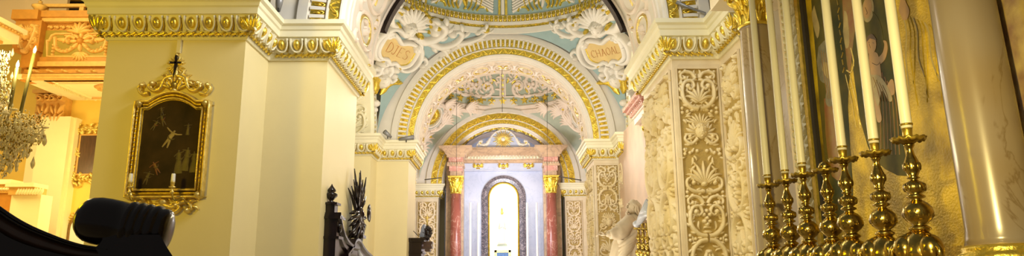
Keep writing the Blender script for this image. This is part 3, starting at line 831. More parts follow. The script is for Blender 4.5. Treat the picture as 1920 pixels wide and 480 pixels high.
prof=[(.70,zz(304.5,21.3)),(.58,zz(304,21.3)),(.55,zz(303,21.3)),(.55,zz(299,21.3)),(.50,zz(298,21.3)),(.46,zz(291,21.3)),(.44,zz(290,21.3)),(.44,zz(287,21.3)),(.35,zz(281,21.3)),(.30,zz(280,21.3)),(.30,zz(277,21.3)),(.9,zz(277,21.3))]
rows=[[(AX-W,AY+y,z),(AX+W,AY+y,z)] for y,z in prof]
mb.grid(rows,0,False); ze=zz(294.5,21.3)
for k in range(24): 
    x=AX-W+.06+k*2*(W-.06)/23
    mb.ball((x,AY+.46,ze),(.035,.03,.05),1,8,5); mb.box((x+.045,AY+.44,ze-.05),(x+.06,AY+.5,ze+.06),1)
mb.build('entablature',['tan_marble','cream_trim'],altar)
# frieze with three gilt winged heads
yF=AY+.62; z0,z1=zz(319,yF),zz(304,yF)
mb=MB(); mb.box((AX-W,yF,z0),(AX+W,yF+.1,z1)); mb.box((AX-W,yF-.03,z0-.03),(AX+W,yF+.1,z0)); mb.build('frieze','blue_marble',altar)
for k in (-1,0,1):
    M=planemap((AX+k*.80,yF,(z0+z1)/2),(1,0),(0,-1)); mb=MB(); mb.dome(M,0,.02,.05,.06,.07,0,12,5)
    for e in (1,-1):
        for j in range(4): lobe(mb,M,e*.03,-.01+.0*j,(PI if e<0 else 0)+e*(.75-.32*j),.2-.02*j,.022,e*-.3,.04)
    for j in range(3): mb.dome(M,(j-1)*.04,-.07,.025,.025,.04,0,8,3)
    mb.build('gilt_cherub','gold',altar)
# back slab with round-headed niche
yS=AY+.75; xn=.60; zs=zz(380,yS)   # niche half width and springing
rn=.62; zt=zz(318,yS)
zspr=zz(334,yS)-rn
def niche_pts(r,n=28): return [(AX+r*cos(PI*i/n),zspr+r*sin(PI*i/n)) for i in range(n+1)]
mb=MB(); Wb=1.25; y0=yS
P=niche_pts(rn); 
mb.box((AX-Wb,y0,.9),(AX-rn,y0+.12,zspr)); mb.box((AX+rn,y0,.9),(AX+Wb,y0+.12,zspr))
top=[(AX+Wb,zspr)]+[(AX+Wb-2*Wb*i/26,zt) for i in range(27)]+[(AX-Wb,zspr)]
vs=[(x,y0,z) for x,z in P]+[(x,y0,z) for x,z in top]
mb.add(vs,[(i,i+1,29+i+1,29+i) for i in range(28)],0,False)
mb.build('back_slab','blue_marble',altar)
def archframe(r0,r1,ya,yb,zb,m,name,parent):
    mb=MB(); n=32; pr=[(r0,yb),(r0,ya),((r0+r1)/2,ya-.025),(r1,ya),(r1,yb)]
    rows=[[(AX+r,y,zb) for r,y in pr]]+[[(AX+r*cos(PI*i/n),y,zspr+r*sin(PI*i/n)) for r,y in pr] for i in range(n+1)]+[[(AX-r,y,zb) for r,y in pr]]
    mb.grid(rows,0,False); return mb.build(name,m,parent)
archframe(.49,.69,yS-.10,yS+.15,1.1,'grey_marble','niche_surround',altar)
archframe(.435,.49,yS-.06,yS+.2,1.1,'gold','niche_frame',altar)
# niche interior
mb=MB(); n=24; R0=.47
prof=[(0.47,yS+.1),(.47,yS+.45),(.42,yS+.65),(.3,yS+.78),(.0,yS+.85)]
rows=[[(AX+r,y,1.1) for r,y in prof]]+[[(AX+r*cos(PI*i/n),y,zspr+r*sin(PI*i/n)) for r,y in prof] for i in range(n+1)]+[[(AX-r,y,1.1) for r,y in prof]]
mb.grid(rows,0,True); mb.box((AX-.5,yS-.05,1.0),(AX+.5,yS+.9,1.12)); mb.build('niche_shell','wax_white',altar)
mb=MB(); mb.box((AX-1.7,AY-.7,0),(AX+1.7,yS+.2,.9)); mb.box((AX-1.75,AY-.75,.9),(AX+1.75,yS,.98)); mb.box((AX-1.1,AY-.1,.98),(AX+1.1,yS-.1,1.2)); mb.build('altar_table','tan_marble',altar)
# crowning pediment
yP=AY+.5; zb=zz(277,yP)
M=planemap((AX,yP,zb),(1,0),(0,-1)); mb=MB()
hp=[(-.83,0),(-.8,.12),(-.6,.10),(-.45,.16),(-.38,.34),(-.26,.47),(-.12,.54),(0,.56),(.12,.54),(.26,.47),(.38,.34),(.45,.16),(.6,.10),(.8,.12),(.83,0)]
mb.poly(M,cr(hp,3),.06,0,-.1); mb.stroke(M,cr(hp,3),.03,.1,1)
for e in (1,-1):
    E=sub(M,0,.03,1,0,e,1); scroll(mb,E,[(.42,.25),(.5,.1),(.62,.04),(.74,.06),(.76,.15),(.69,.17)],.04,.12,1,True,ls=.7)
    mb.dome(E,.74,.10,.07,.07,.12,2,10,4); scroll(mb,E,[(.45,.12),(.55,.0),(.66,.03)],.03,.1,1,True)
    scroll(mb,E,[(.05,.58),(.14,.56),(.2,.62),(.14,.66)],.025,.1,2,False)
mb.build('pediment',['blue_marble','white_stucco','gold_pale'],altar)
mb=MB(); S_=lambda x,y,h:M(x,y+.26,h+.06)
for k in range(24): lobe(mb,S_,0.05*cos(k*PI/12),.05*sin(k*PI/12),k*PI/12,.3 if k%2 else .24,.022,0,.05)
mb.dome(S_,0,0,.08,.08,.07,1,12,4); mb.build('sunburst',['gold_pale','white_stucco'],altar)
mb=MB(); mb.box((AX-.02,yP-.04,zb+.58),(AX+.02,yP,zb+.83)); mb.box((AX-.085,yP-.04,zb+.72),(AX+.085,yP,zb+.755)); mb.ball((AX,yP-.02,zb+.6),.045,0); mb.build('cross','gold_pale',altar)
# lunette wall behind, under the farthest arch
mb=MB(); n=32
yl=22.45
vs=[(CX+1.9*cos(PI*i/n),yl,SPR+1.9*sin(PI*i/n)) for i in range(n+1)]
mb.add(vs+[(CX-1.9,yl,1),(CX+1.9,yl,1)],[tuple(range(n+3))],0,False); o=mb.build('wall_lunette',['blue_marble']); tag(o,kind='structure')
mb=MB(); rows=[[(CX+r*cos(PI*i/40),y,SPR+r*sin(PI*i/40)) for r,y in ((1.79,21.7),(1.79,22.5))] for i in range(41)]; mb.grid(rows,0); mb.build('shaded_soffit_lining',['tan_marble'],a3)  # tan lining: the soffit's shade is put into its colour
# niche statue: a small pale Madonna-like figure on a leafy green base
st=thing('niche_statue','small white robed statuette on a green base inside the glowing niche','statue',(AX-.04,yS+.2,1.7))
xs,ys=AX-.05,yS+.2; zb=zz(462,ys); ztp=zz(397,ys); L=ztp-zb
mb=MB(); mb.lathe([(.13,0),(.15,.05),(.10,.12),(.09,L*.3),(.11,L*.5),(.10,L*.62),(.07,L*.70),(.03,L*.745),(.03,L*.76)],(xs,ys,zb+.06),14); mb.ball((xs,ys-.01,zb+.06+L*.82),(.045,.05,.06)); 
mb.tube([(xs-.08,ys-.05,zb+L*.66),(xs-.11,ys-.1,zb+L*.5),(xs-.01,ys-.14,zb+L*.56)],[.03,.025,.018]); mb.tube([(xs+.08,ys-.05,zb+L*.66),(xs+.11,ys-.1,zb+L*.5),(xs+.01,ys-.14,zb+L*.56)],[.03,.025,.018]); mb.build('figure','wax_white',st)
mb=MB(); mb.lathe([(.05,0),(.06,L*.06),(.035,L*.12),(.05,L*.13),(.001,L*.22)],(xs,ys,zb+.06+L*.86),10); mb.build('crown','gold_pale',st)
mb=MB(); mb.ball((xs,ys,zb+.03),(.17,.13,.07)); mb.build('base','plaster_green',st)
mb=MB(); mb.box((AX-.3,yS+.05,1.12),(AX+.25,yS+.5,zb)); mb.build('block','wax_white',st)
# framed picture on the altar
fx0,fx1=pt(927,470,Y=AY).x,pt(958,470,Y=AY).x; fz1=zz(469,AY)
fr=thing('framed_picture','gilt framed blue picture at the foot of the glowing niche','picture',((fx0+fx1)/2,AY,fz1-.5))
mb=MB(); fw=.07
for a,b in (((fx0,fz1-fw),(fx1,fz1)),((fx0,fz1-.5),(fx0+fw,fz1)),((fx1-fw,fz1-.5),(fx1,fz1)),((fx0,fz1-.5),(fx1,fz1-.5+fw))): mb.box((a[0],AY-.03,a[1]),(b[0],AY+.02,b[1]))
mb.build('frame','gold_pale',fr)
mb=MB(); mb.box((fx0+.05,AY-.005,fz1-.45),(fx1-.05,AY+.015,fz1-.05)); mb.build('picture','blue_picture',fr)
mb=MB(); mb.box(((fx0+fx1)/2-.06,AY-.0,1.19),((fx0+fx1)/2+.06,AY+.05,fz1-.4)); mb.build('stand','gold_pale',fr)

# ------------------------------------------------------------ candlesticks
def candlestick(root,z0,candle=1.15,scale=1.0):
    """turned three-footed altar candlestick; origin at its foot"""
    b=root; x,y=b.location.x,b.location.y
    S=lambda pr:[(r*scale,h*scale) for r,h in pr]
    mb=MB()
    mb.lathe(S([(.05,0),(.075,.01),(.078,.05),(.06,.10),(.035,.12),(.03,.128)]),(x,y,z0),24)
    for k in range(3):
        a=k*2*PI/3+.5
        mb.ball((x+.062*scale*cos(a),y+.062*scale*sin(a),z0+.055*scale),(.048*scale,.048*scale,.058*scale),0,14,9)
        mb.tube([(x+q*cos(a)*scale,y+q*sin(a)*scale,z0+h*scale) for q,h in ((.03,.12),(.07,.10),(.115,.05),(.118,.015),(.098,.008),(.09,.03))],[.012*scale]*6,8)
    mb.build('foot','brass',b)
    mb=MB()
    mb.lathe(S([(.028,.125),(.042,.135),(.042,.142),(.03,.15),(.026,.155),(.05,.175),(.060,.20),(.055,.225),(.04,.243),(.022,.255),(.02,.262),(.036,.268),(.036,.275),(.022,.282),(.034,.292),(.043,.31),(.036,.328),(.018,.338),(.016,.345),(.026,.35),(.018,.357),(.028,.378),(.033,.398),(.028,.42),(.017,.45),(.013,.475),(.018,.485),(.022,.49),(.018,.497),(.014,.50)]),(x,y,z0),24)
    for r,h,n_ in ((.058,.20,14),(.041,.31,12),(.032,.398,10)):
        for k in range(n_):
            a=2*PI*k/n_; mb.ball((x+r*.93*scale*cos(a),y+r*.93*scale*sin(a),z0+h*scale),(.007*scale,.007*scale,.018*scale),0,5,4)
    mb.build('stem','brass',b)
    mb=MB(); n_=36; rows=[]
    for r,h,w in ((.012,.498,0),(.045,.512,.0),(.062,.507,.006),(.068,.516,.009),(.062,.524,.004),(.022,.520,0),(.02,.52,0)):
        rows.append([(x+scale*(r+w*.4*cos(12*2*PI*k/n_))*cos(2*PI*k/n_),y+scale*(r+w*.4*cos(12*2*PI*k/n_))*sin(2*PI*k/n_),z0+scale*(h+w*.9*cos(12*2*PI*k/n_))) for k in range(n_)])
    mb.grid(rows,0,True,True,True)
    mb.build('drip_pan','gold_dark',b)
    if candle:
        mb=MB(); mb.lathe(S([(.016,.52),(.02,.523),(.018,.53),(.022,.575),(.026,.578),(.026,.585),(.021,.585)]),(x,y,z0),16); mb.build('socket','gold_dark',b)
    else:
        mb=MB(); mb.lathe(S([(.016,.52),(.03,.525),(.034,.535),(.028,.555),(.01,.566),(.001,.568)]),(x,y,z0),16); mb.build('cap','brass',b)
def candle(x,y,z,h,r,label,group,wick=True,m='wax'):
    t=thing('candle',label,'candle',(x,y,z),group)
    mb=MB(); mb.lathe([(r*1.02,0),(r,.02),(r*.93,h-.01),(r*.8,h)],(x,y,z),18); mb.build('wax_stick',m,t)
    mb=MB(); mb.tube([(x,y,z+h-.005),(x+.003,y,z+h+.025)],.003,5); mb.build('wick','iron',t)
    return t
ZS=H+.045
sticks=[(1703,262),(1641,288),(1581,300),(1547,320),(1505,328),(1473,340),(1440,348)]
ordn=['nearest the big marble column','second from the big marble column','third from the big marble column','the one without a candle','third from the far end of the row','second from the far end of the row','farthest along the row']
SX=1.74
for i,(u,v) in enumerate(sticks):
    p=pt(u,v,X=SX)
    t=thing('candlestick','turned gilt candlestick on the right altar, '+ordn[i],'candlestick',(SX,p.y,ZS),'gilt candlesticks of the right altar')
    pan=(p.z-ZS)/.515
    candlestick(t,ZS,0 if i==3 else 1,pan)
    if i!=3: candle(SX,p.y,ZS+.565*pan,1.7,.0225,'tall cream candle in the gilt candlestick '+ordn[i],'tall candles of the right altar')
# far altar candles with holders
for u,l in ((882,'far left'),(897,'just left of the niche'),(988,'just right of the niche'),(1006,'far right')):
    p=pt(u,380,Y=21.1)
    t=thing('candlestick','slim candlestick of the far altar, '+l,'candlestick',(p.x,21.1,1.2))
    mb=MB(); mb.lathe([(.07,0),(.05,.03),(.02,.06),(.03,.12),(.015,.16),(.03,.2),(.04,.22)],(p.x,21.1,1.2),14); mb.build('stem','brass',t)
    candle(p.x,21.1,1.42,p.z-1.42,.032,'tall white candle of the far altar, '+l,'white candles of the far altar',m='wax_white')

# ------------------------------------------------------------ near right altar
# gradine shelf carrying the candlesticks
t=thing('altar_shelf','marble shelf of the right altar carrying the gilt candlesticks','shelf',(1.9,4,0))
mb=MB(); mb.box((1.50,2.1,ZS-.05),(2.95,5.9,ZS)); mb.box((1.56,2.15,ZS-.25),(2.95,5.85,ZS-.05)); mb.build('slab','altar_marble',t)
mb=MB(); mb.box((1.62,2.2,0),(3.0,5.8,ZS-.25)); mb.build('body','altar_marble',t)
# columns
def bigcol(y,x,lab,r=.135,lean=0):
    t=thing('marble_column',lab,'column',(x,y,ZS))
    zt=zz(62,y) if 0 else H+.383*y if 0 else None
    ztop=pt(1425,50,Y=5.45).z
    L=ztop-ZS
    mb=MB(); mb.lathe([(r*1.1,.06),(r*1.04,.10),(r*1.0,.14),(r*1.0,L*.35),(r*.94,L*.7),(r*.86,L-.02),(r*.92,L)],(x,y,ZS),56)
    mb.build('shaft','column_marble' if y<4 else 'altar_marble',t)
    mb=MB(); mb.lathe([(r*1.32,-.0),(r*1.36,.015),(r*1.3,.035),(r*1.17,.045),(r*1.2,.055),(r*1.12,.07)],(x,y,ZS),56); mb.build('base','gold',t)
    mb=MB(); capital(mb,(x,y,ztop),r*.92,.36,0,8); mb.build('capital','gold',t)
    return t
c1=bigcol(2.94,2.14,'large polished grey and ochre marble column nearest the camera on the right'); c1.rotation_euler.x=-.026
c2=bigcol(5.5,2.15,'slim looking far marble column with gilt capital left of the altar painting')
# leaning of the near shaft seen in the picture is the camera's; entablature above both columns
t=thing('entablature','carved stone entablature over the right altar columns','entablature',(2.3,4,pt(1425,0,Y=5.45).z))
zc=c1['_z']=pt(1425,50,Y=5.45).z+.36; del c1['_z']
mb=MB(); mb.box((1.95,2.6,zc),(3.1,6.0,zc+.2)); mb.box((1.85,2.5,zc+.2),(3.1,6.1,zc+.28)); mb.build('beam','stone_trim',t)
# painting
XPn=2.46
yfl=pt(1530,240,X=XPn).y
ynr=2.75
def PM(s,t_,h): return Vector((XPn-h,s,t_))
t=thing('altar_painting','large gilt altar painting of mother, child and angel behind the candles','painting',(XPn,4.2,ZS))
mb=MB(); mb.box((XPn,ynr,ZS+.02),(XPn+.05,yfl+.02,5.2)); mb.build('panel','gilt_canvas',t)
def pf(u,v):
    p=pt(u,v,X=XPn); return (p.y,p.z)
def blob(pts,m,name='painted_figure',h=.004):
    h*=.35; mb=MB(); mb.poly(PM,[pf(u,v) for u,v in pts],h,0,.0002); return mb.build(name,m,t)
def pstroke(mb,pts,w,mi,h=.006):
    mb.stroke(PM,[pf(u,v) for u,v in pts],w*.6,h,mi,4)
def ell(cx,cy,rx,ry,rot=0,n=20):
    return [(cx+rx*cos(2*PI*i/n)*cos(rot)-ry*sin(2*PI*i/n)*sin(rot),cy+rx*cos(2*PI*i/n)*sin(rot)+ry*sin(2*PI*i/n)*cos(rot)) for i in range(n)]
# dark left backdrop, arch, angel
blob(cr([(1519,-40),(1523,30),(1530,110),(1541,240),(1562,400),(1600,400),(1590,200),(1600,90),(1612,-40)],3),'robe_green','backdrop',.002)
blob(cr([(1590,60),(1604,20),(1625,-40),(1660,-40),(1674,60),(1684,170),(1692,260),(1700,330),(1640,300),(1612,220)],3),'robe_green','mother_mantle',.003)
blob(cr([(1578,-40),(1602,-40),(1606,30),(1600,80),(1592,140),(1582,60)],3),'robe_red','curtain',.0035)
blob(cr([(1545,185),(1563,190),(1580,260),(1590,330),(1560,330),(1548,250)],3),'robe_red','brocade_skirt',.003)
blob(cr([(1535,88),(1549,74),(1560,80),(1566,110),(1562,135),(1568,185),(1556,200),(1548,190),(1550,160),(1538,150),(1532,115)],3),'robe_grey','angel_robe',.005)
blob(cr([(1545,116),(1556,120),(1563,138),(1559,150),(1548,142),(1542,130)],3),'robe_white','angel_sleeve',.007)
blob(ell(1551,40,8,17,.1),'hair_paint','angel_hair',.005)
blob(ell(1553,46,6,15,.1),'skin_paint','angel_face',.007)
blob(cr([(1527,10),(1532,30),(1537,52),(1533,72),(1526,50),(1522,25)],3),'robe_white','angel_wing',.006)
blob(cr([(1583,20),(1589,28),(1593,80),(1586,90),(1581,60)],3),'robe_white','scroll_page',.005)
mb=MB()
for k in range(10): pstroke(mb,[(1570+k*1.2+(k%2)*3,k*14),(1572+k*1.2-(k%2)*2,k*14+10)],.012,0)
for off in (0,8): pstroke(mb,[(1586+off,140),(1598+off,190),(1606+off,240)],.008,1)
pstroke(mb,cr([(1596,90),(1601,115),(1597,135),(1588,132)],3),.010,1)
mb.build('ornament_lines',['gold_dark','gold_pale'],t)
# mother
blob(ell(1628,18,11,24,.08),'robe_white','mother_veil',.006); blob(ell(1627,15,8,20,.08),'skin_paint','mother_face',.008)
blob(cr([(1636,20),(1650,40),(1658,80),(1652,100),(1642,60)],3),'robe_green','mother_hood',.007)
# child
blob(cr([(1630,98),(1646,100),(1652,130),(1654,160),(1644,172),(1634,160),(1630,130)],3),'skin_paint','child_body',.009)
blob(ell(1634,84,10,18,.05),'skin_paint','child_face',.011); blob(cr([(1625,80),(1628,68),(1637,64),(1645,76),(1640,74),(1632,72)],3),'hair_paint','child_hair',.012)
blob(cr([(1648,108),(1656,98),(1659,84),(1657,76),(1663,78),(1665,92),(1660,112),(1652,120)],3),'skin_paint','child_arm',.010)
blob(cr([(1634,140),(1650,142),(1664,160),(1674,185),(1668,190),(1655,170),(1648,200),(1640,180)],3),'robe_white','child_cloth',.012)
blob(cr([(1636,165),(1644,172),(1650,200),(1654,225),(1646,228),(1640,200)],3),'skin_paint','child_leg',.010)
blob(cr([(1660,170),(1670,150),(1676,152),(1678,175),(1668,180)],3),'skin_paint','mother_hand',.010)
blob(cr([(1686,20),(1690,-5),(1694,-10),(1700,5),(1706,20),(1702,36),(1694,38)],3),'skin_paint','raised_hand',.010)
mb=MB()
for k in range(9):
    pstroke(mb,cr([(1692+k*7,25+k*3),(1700+k*7,60),(1699+k*8,110),(1706+k*8+9*sin(k*2.3),150+28*sin(k*1.7)+20)],3),.011,0 if k%3==0 else 1,.004)
mb.build('drapery_folds',['robe_white','gilt_canvas'],t)
mb=MB()
for pts in ([(1623,14),(1627,24),(1625,27)],[(1631,82),(1633,90)],[(1629,79),(1632,80)],[(1637,80),(1640,81)],[(1549,42),(1551,54)],[(1636,118),(1645,122),(1650,118)],[(1646,150),(1640,165)]): pstroke(mb,cr(pts,3),.0045,0,.0055)
mb.build('face_lines',['hair_paint'],t); mb=MB()
for k in range(5): pstroke(mb,cr([(1540+4*k,95+2*k),(1543+4*k,120),(1547+4*k,150),(1552+3*k,185)],3),.008,1,.004)
mb.build('robe_folds',['hair_paint','robe_red'],t); mb=MB()
for k in range(6): pstroke(mb,cr([(1644+5*k,120+8*k),(1650+6*k,190),(1652+7*k,290)],3),.010,1,.003)
mb.build('mantle_folds',['hair_paint','robe_red'],t); mb=MB()
for k in range(4): pstroke(mb,cr([(1638+6*k,145+5*k),(1646+6*k,165+4*k),(1652+5*k,190)],3),.007,1,.0065)
mb.build('cloth_folds',['hair_paint','robe_red'],t)
# frame: beads, twisted leaf, inner fillets, running up the far side and along the foot
fr=thing('painting_frame','beaded white and gilt moulded frame beside the altar painting','frame',(XPn,yfl,ZS))
zf=5.2
for nm,a,b,x,m in (('outer_fillet',.30,.34,.06,'stone_trim'),('inner_fillet',.0,.05,.05,'gold'),('backing',.05,.31,.02,'cream_trim'),('dark_inner',-.05,.0,.03,'dark_void')):
    mb=MB(); mb.box((XPn-x,yfl+a,ZS),(XPn+.03,yfl+b,zf)); mb.build(nm,m,fr)
mb=MB(); z=ZS+.02
while z<zf: mb.ball((XPn-.055,yfl+.255,z),(.028,.030,.026),0,10,7); mb.ball((XPn-.045,yfl+.255,z+.031),(.018,.018,.008),1,8,4); z+=.062
mb.build('bead_row',['cream_trim','gold'],fr)
mb=MB(); z=ZS; i=0
Mf=lambda s,t_,h:Vector((XPn-.02-h,yfl+.135+s,t_))
while z<zf:
    f=1 if i%2 else -1
    mb.stroke(Mf,cr([(-f*.06,z),(-f*.01,z+.03),(f*.035,z+.07),(f*.02,z+.11),(-f*.02,z+.10)],3),.018,.04,0)
    lobe(mb,Mf,0,z+.03,PI/2+f*.8,.09,.016,-f,.035,0); z+=.085; i+=1
for q in (-.078,.078): mb.stroke(Mf,[(q,ZS+k*.2) for k in range(20)],.012,.03,1)
mb.build('twisted_leaf',['cream_trim','gold'],fr)
mb=MB(); mb.box((XPn-.04,ynr,ZS),(XPn+.03,yfl,ZS+.10)); mb.build('lower_rail','gold_dark',fr)
# marble revetment behind the altar and pilasters either side
t=thing('marble_revetment','veined grey marble wall facing behind the altar columns','wall panel',(2.55,4,0))
mb=MB(); mb.box((2.56,5.0,0),(3.1,6.82,5.6)); mb.box((2.56,2.6,0),(3.1,5.0,5.6)); mb.build('slab','altar_marble',t)
t=thing('pilaster','mottled ochre stone pilaster at the right edge behind the marble column','pilaster',(2.3,2.3,0))
yA=pt(1868,120,X=2.36).y
mb=MB(); mb.box((2.36,1.4,ZS),(3.1,yA,5.2)); mb.build('shaft','mottled_stone',t)
mb=MB(); mb.box((2.33,yA-.03,ZS),(2.40,yA+.3,5.2)); mb.tube([(2.33,yA-.045,ZS),(2.33,yA-.045,5.2)],.02,8); mb.build('edge_moulding','altar_marble',t)
# little gap slab between pier step and column
# ------------------------------------------------------------ second right altar (behind the near pier)
t=thing('pilaster','pinkish stone pilaster between the two right piers behind the small gilt candlesticks','pilaster',(2.3,10.6,0))
mb=MB(); mb.box((2.45,9.6,0),(3.1,14.2,SPR)); mb.box((2.36,10.9,0),(2.5,11.2,SPR-.4)); mb.build('shaft','rose_stone',t)
t=thing('entablature','small pink marble entablature end jutting out behind the near right pier','entablature',(2.15,11,SPR))
z1=pt(1185,184,Y=11.0).z; xb_=2.36
mb=MB()
for (o,a,b,m_) in ((0,z1-.26,z1-.15,0),(.03,z1-.15,z1-.12,0),(.07,z1-.12,z1-.05,1),(.12,z1-.05,z1,1),(.17,z1,z1+.06,1)): mb.box((xb_-o,10.9-o,a),(3.1,11.9+o,b),m_)
for k in range(9): mb.ball((xb_-.07,10.85+.12*k,z1-.08),(.02,.04,.02),1,8,5)
mb.build('cornice',['pink_stucco','pink_marble'],t)
for s_ in (0,1):
    mb=MB(); mb.tube([(xb_-.08+x,10.95+.5*s_,z1+.17+z) for x,z in spiral(0,0,.09,.02,PI,-4*PI*.8,24)],[.03]*25,8); mb.ball((xb_-.08,10.95+.5*s_,z1+.17),(.04,.05,.04)); mb.build('volute','white_stucco',t)
mb=MB(); capital(mb,(xb_+.06,11.0,z1-.72),.07,.26); mb.build('gilt_bracket','gold',t)
# pendant gilt bracket below
for i,u in enumerate((1197,1205,1213)):
    p=pt(u,425,X=1.98)
    k=.9
    t=thing('candlestick','small gilt candlestick beside the bearded statue, '+('leftmost of three','middle of three','rightmost of three')[i],'candlestick',(1.98,p.y,p.z-.54*1.1),'gilt candlesticks by the statue')
    candlestick(t,p.z-.54*1.1,1,1.1)
t=thing('altar_shelf','marble shelf under the small gilt candlesticks behind the near right pier','shelf',(2.2,10,0))
mb=MB(); zz0=pt(1205,425,X=1.98).z-.594; mb.box((1.86,9.2,0),(3.1,11.0,zz0)); mb.build('body','pink_stucco',t)
t=thing('silver_cloth','silvery grey folded cloth draped above the small gilt candlesticks','cloth',pt(1205,405,X=1.93))
mb=MB()
for k in range(6):
    a=pt(1193+k*1.6,423-k*1.0,X=1.93); b=pt(1203+k*1.5,404-k*.6,X=1.90); c=pt(1214+k*1.6,376+k*5,X=1.94)
    mb.tube([a,b,c],[.02,.045,.03],8)
mb.ball(pt(1194,420,X=1.93),(.06,.06,.05)); mb.build('folds','silver_cloth',t)

# ------------------------------------------------------------ statue (bearded man in robes, bending toward the left)
SXp=2.02
p0=pt(1180,378,X=SXp); sy=p0.y
ppm=F/sy   # roughly pixels per metre there
def sp(u,v,dy=0): 
    q=pt(u,v,Y=sy+dy); return q
st=thing('statue','carved stone statue of a bearded man in robes reaching left before the middle right pier','statue',(SXp,sy,0))
def skin(name,verts,edges,m,parent,sub_=2):
    me=bpy.data.meshes.new(name); me.from_pydata([Vector(v[:3])-parent_loc(parent) for v in verts],[],[]) if 0 else me.from_pydata([tuple(Vector(v[:3])-parent_loc(parent)) for v in verts],edges,[])
    o=bpy.data.objects.new(name,me); C.objects.link(o); o.parent=parent
    md=o.modifiers.new('Skin','SKIN'); md.use_smooth_shade=True
    for i,v in enumerate(verts):
        r=v[3]; me.skin_vertices[0].data[i].radius=r if isinstance(r,tuple) else (r,r)
    me.skin_vertices[0].data[0].use_root=True
    s=o.modifiers.new('Sub','SUBSURF'); s.levels=sub_; s.render_levels=sub_
    me.materials.append(MATS[m]); return o
def V(u,v,dy,r): q=sp(u,v,dy); return (q.x,q.y,q.z,r)
vs=[V(1176,476,0,(.20,.19)),V(1177,455,0,(.19,.17)),V(1181,432,0,(.20,.16)),V(1186,413,0,(.16,.13)),V(1188,404,0,(.09,.08)),V(1186,398,-.02,(.065,.065)),
    V(1176,415,-.12,(.085,.085)),V(1166,432,-.2,(.082,.08)),V(1155,437,-.26,(.075,.07)),V(1142,440,-.28,(.055,.05)),V(1135,440,-.29,(.035,.035)),
    V(1192,415,.12,(.08,.08)),V(1190,440,.16,(.07,.07)),V(1178,450,.1,(.06,.055)),V(1176,510,0,(.24,.2)),V(1174,560,0,(.26,.22))]
eds=[(0,1),(1,2),(2,3),(3,4),(4,5),(3,6),(6,7),(7,8),(8,9),(9,10),(3,11),(11,12),(12,13),(0,14),(14,15)]
skin('robed_body',vs,eds,'statue_stone',st)
# head looking left with beard and hair
hc=sp(1187,388,-.03)
mb=MB(); mb.ball(hc,(.085,.09,.12),0,18,12)
mb.ball(hc+Vector((-.045,-.01,-.05)),(.055,.06,.06),0,12,8)
mb.tube([hc+Vector((-.075,-.015,.03)),hc+Vector((-.112,-.02,-.012)),hc+Vector((-.085,-.018,-.02))],[.012,.02,.012],8)
mb.tube([hc+Vector((-.08,-.06,.04)),hc+Vector((-.09,-.015,.045)),hc+Vector((-.08,.04,.04))],.014,6)
mb.ball(hc+Vector((-.01,-.088,-.005)),(.02,.012,.032),0,8,6)
mb.tube([hc+Vector((-.088,-.04,-.05)),hc+Vector((-.096,-.015,-.047)),hc+Vector((-.088,.01,-.05))],.008,6)
mb.build('head','statue_stone',st)
mb=MB(); rnd=random.Random(2)
for k in range(26):
    a=rnd.uniform(-.6,.9); w=rnd.uniform(-1,1)
    q=hc+Vector((.01+.05*a,.085*w,.1-.05*w*w))
    mb.tube([q,q+Vector((.05,.012*w,-.06)),q+Vector((.045+.02*sin(k),.02*w,-.13)),q+Vector((.07,.02*w,-.19))],[.018,.022,.02,.008],6)
for k in range(12):
    w=(k-5.5)/6; q=hc+Vector((-.075,.045*w,-.055))
    mb.tube([q,q+Vector((-.035,0,-.04)),q+Vector((-.02+.01*sin(k*2),0,-.09)),q+Vector((-.035,0,-.12))],[.012,.016,.013,.005],6)
mb.build('hair_and_beard','statue_stone',st)
# hand: palm and five fingers
hd=sp(1135,440,-.29); mb=MB()
mb.ball(hd+Vector((-.03,0,0)),(.05,.035,.022),0,10,7)
for k in range(4):
    w=(k-1.5)*.018; L=(.07,.08,.075,.06)[k]
    b=hd+Vector((-.065,w,.0)); mb.tube([b,b+Vector((-L*.5,w*.2,.008)),b+Vector((-L*.8,w*.3,-.008)),b+Vector((-L,w*.3,-.028))],[.011,.0105,.009,.006],7)
b=hd+Vector((-.02,-.03,.01)); mb.tube([b,b+Vector((-.03,-.02,.02)),b+Vector((-.055,-.015,.025))],[.012,.011,.008],7)
mb.build('hand','statue_stone',st)
# robe: one draped surface with folds deepening towards the hem, and two sleeves
def robe(spec,nf,ph,tw,name):
    mb=MB(); rows=[]; n=72; q=cr(spec,4)
    for i,(u,v,dy,rx,ry,amp) in enumerate(q):
        c=sp(u,v,dy); row=[]
        for k in range(n):
            a=2*PI*k/n; f=1+amp*(.6*sin(nf*a+ph+tw*i)+.4*sin((nf*2+1)*a+1.3*ph-tw*.7*i))
            row.append((c.x+rx*f*cos(a),c.y+ry*f*sin(a),c.z))
        rows.append(row)
    mb.grid(rows,0,True,True,True); mb.build(name,'statue_stone',st)
robe([(1172,572,0,.36,.30,.10),(1173,530,0,.33,.28,.11),(1174,492,0,.28,.25,.10),(1175,470,0,.25,.23,.07),(1179,448,0,.235,.21,.05),(1184,430,0,.235,.20,.035),(1187,416,0,.215,.19,.02),(1188,408,0,.15,.14,.01),(1188,402,0,.08,.08,0)],7,.4,.09,'robe')
def sleeve(P,rad,name,nf=5,amp=.05):
    mb=MB(); Q=cr([tuple(sp(*p)) for p in P],6); m=len(Q); rows=[]
    for i,p in enumerate(Q):
        p=Vector(p); t=(Vector(Q[min(i+1,m-1)])-Vector(Q[max(i-1,0)])).normalized(); a=t.cross(Vector((0,1,0))).normalized(); b=a.cross(t)
        x=i/(m-1)*(len(rad)-1); j=min(int(x),len(rad)-2); r=rad[j]+(rad[j+1]-rad[j])*(x-j)
        rows.append([p+(a*cos(2*PI*k/20)+b*sin(2*PI*k/20))*r*(1+amp*sin(i*.75+1.8*sin(2*PI*k/20)+.9*cos(4*PI*k/20))) for k in range(20)])
    mb.grid(rows,0,True,True,True); mb.build(name,'statue_stone',st)
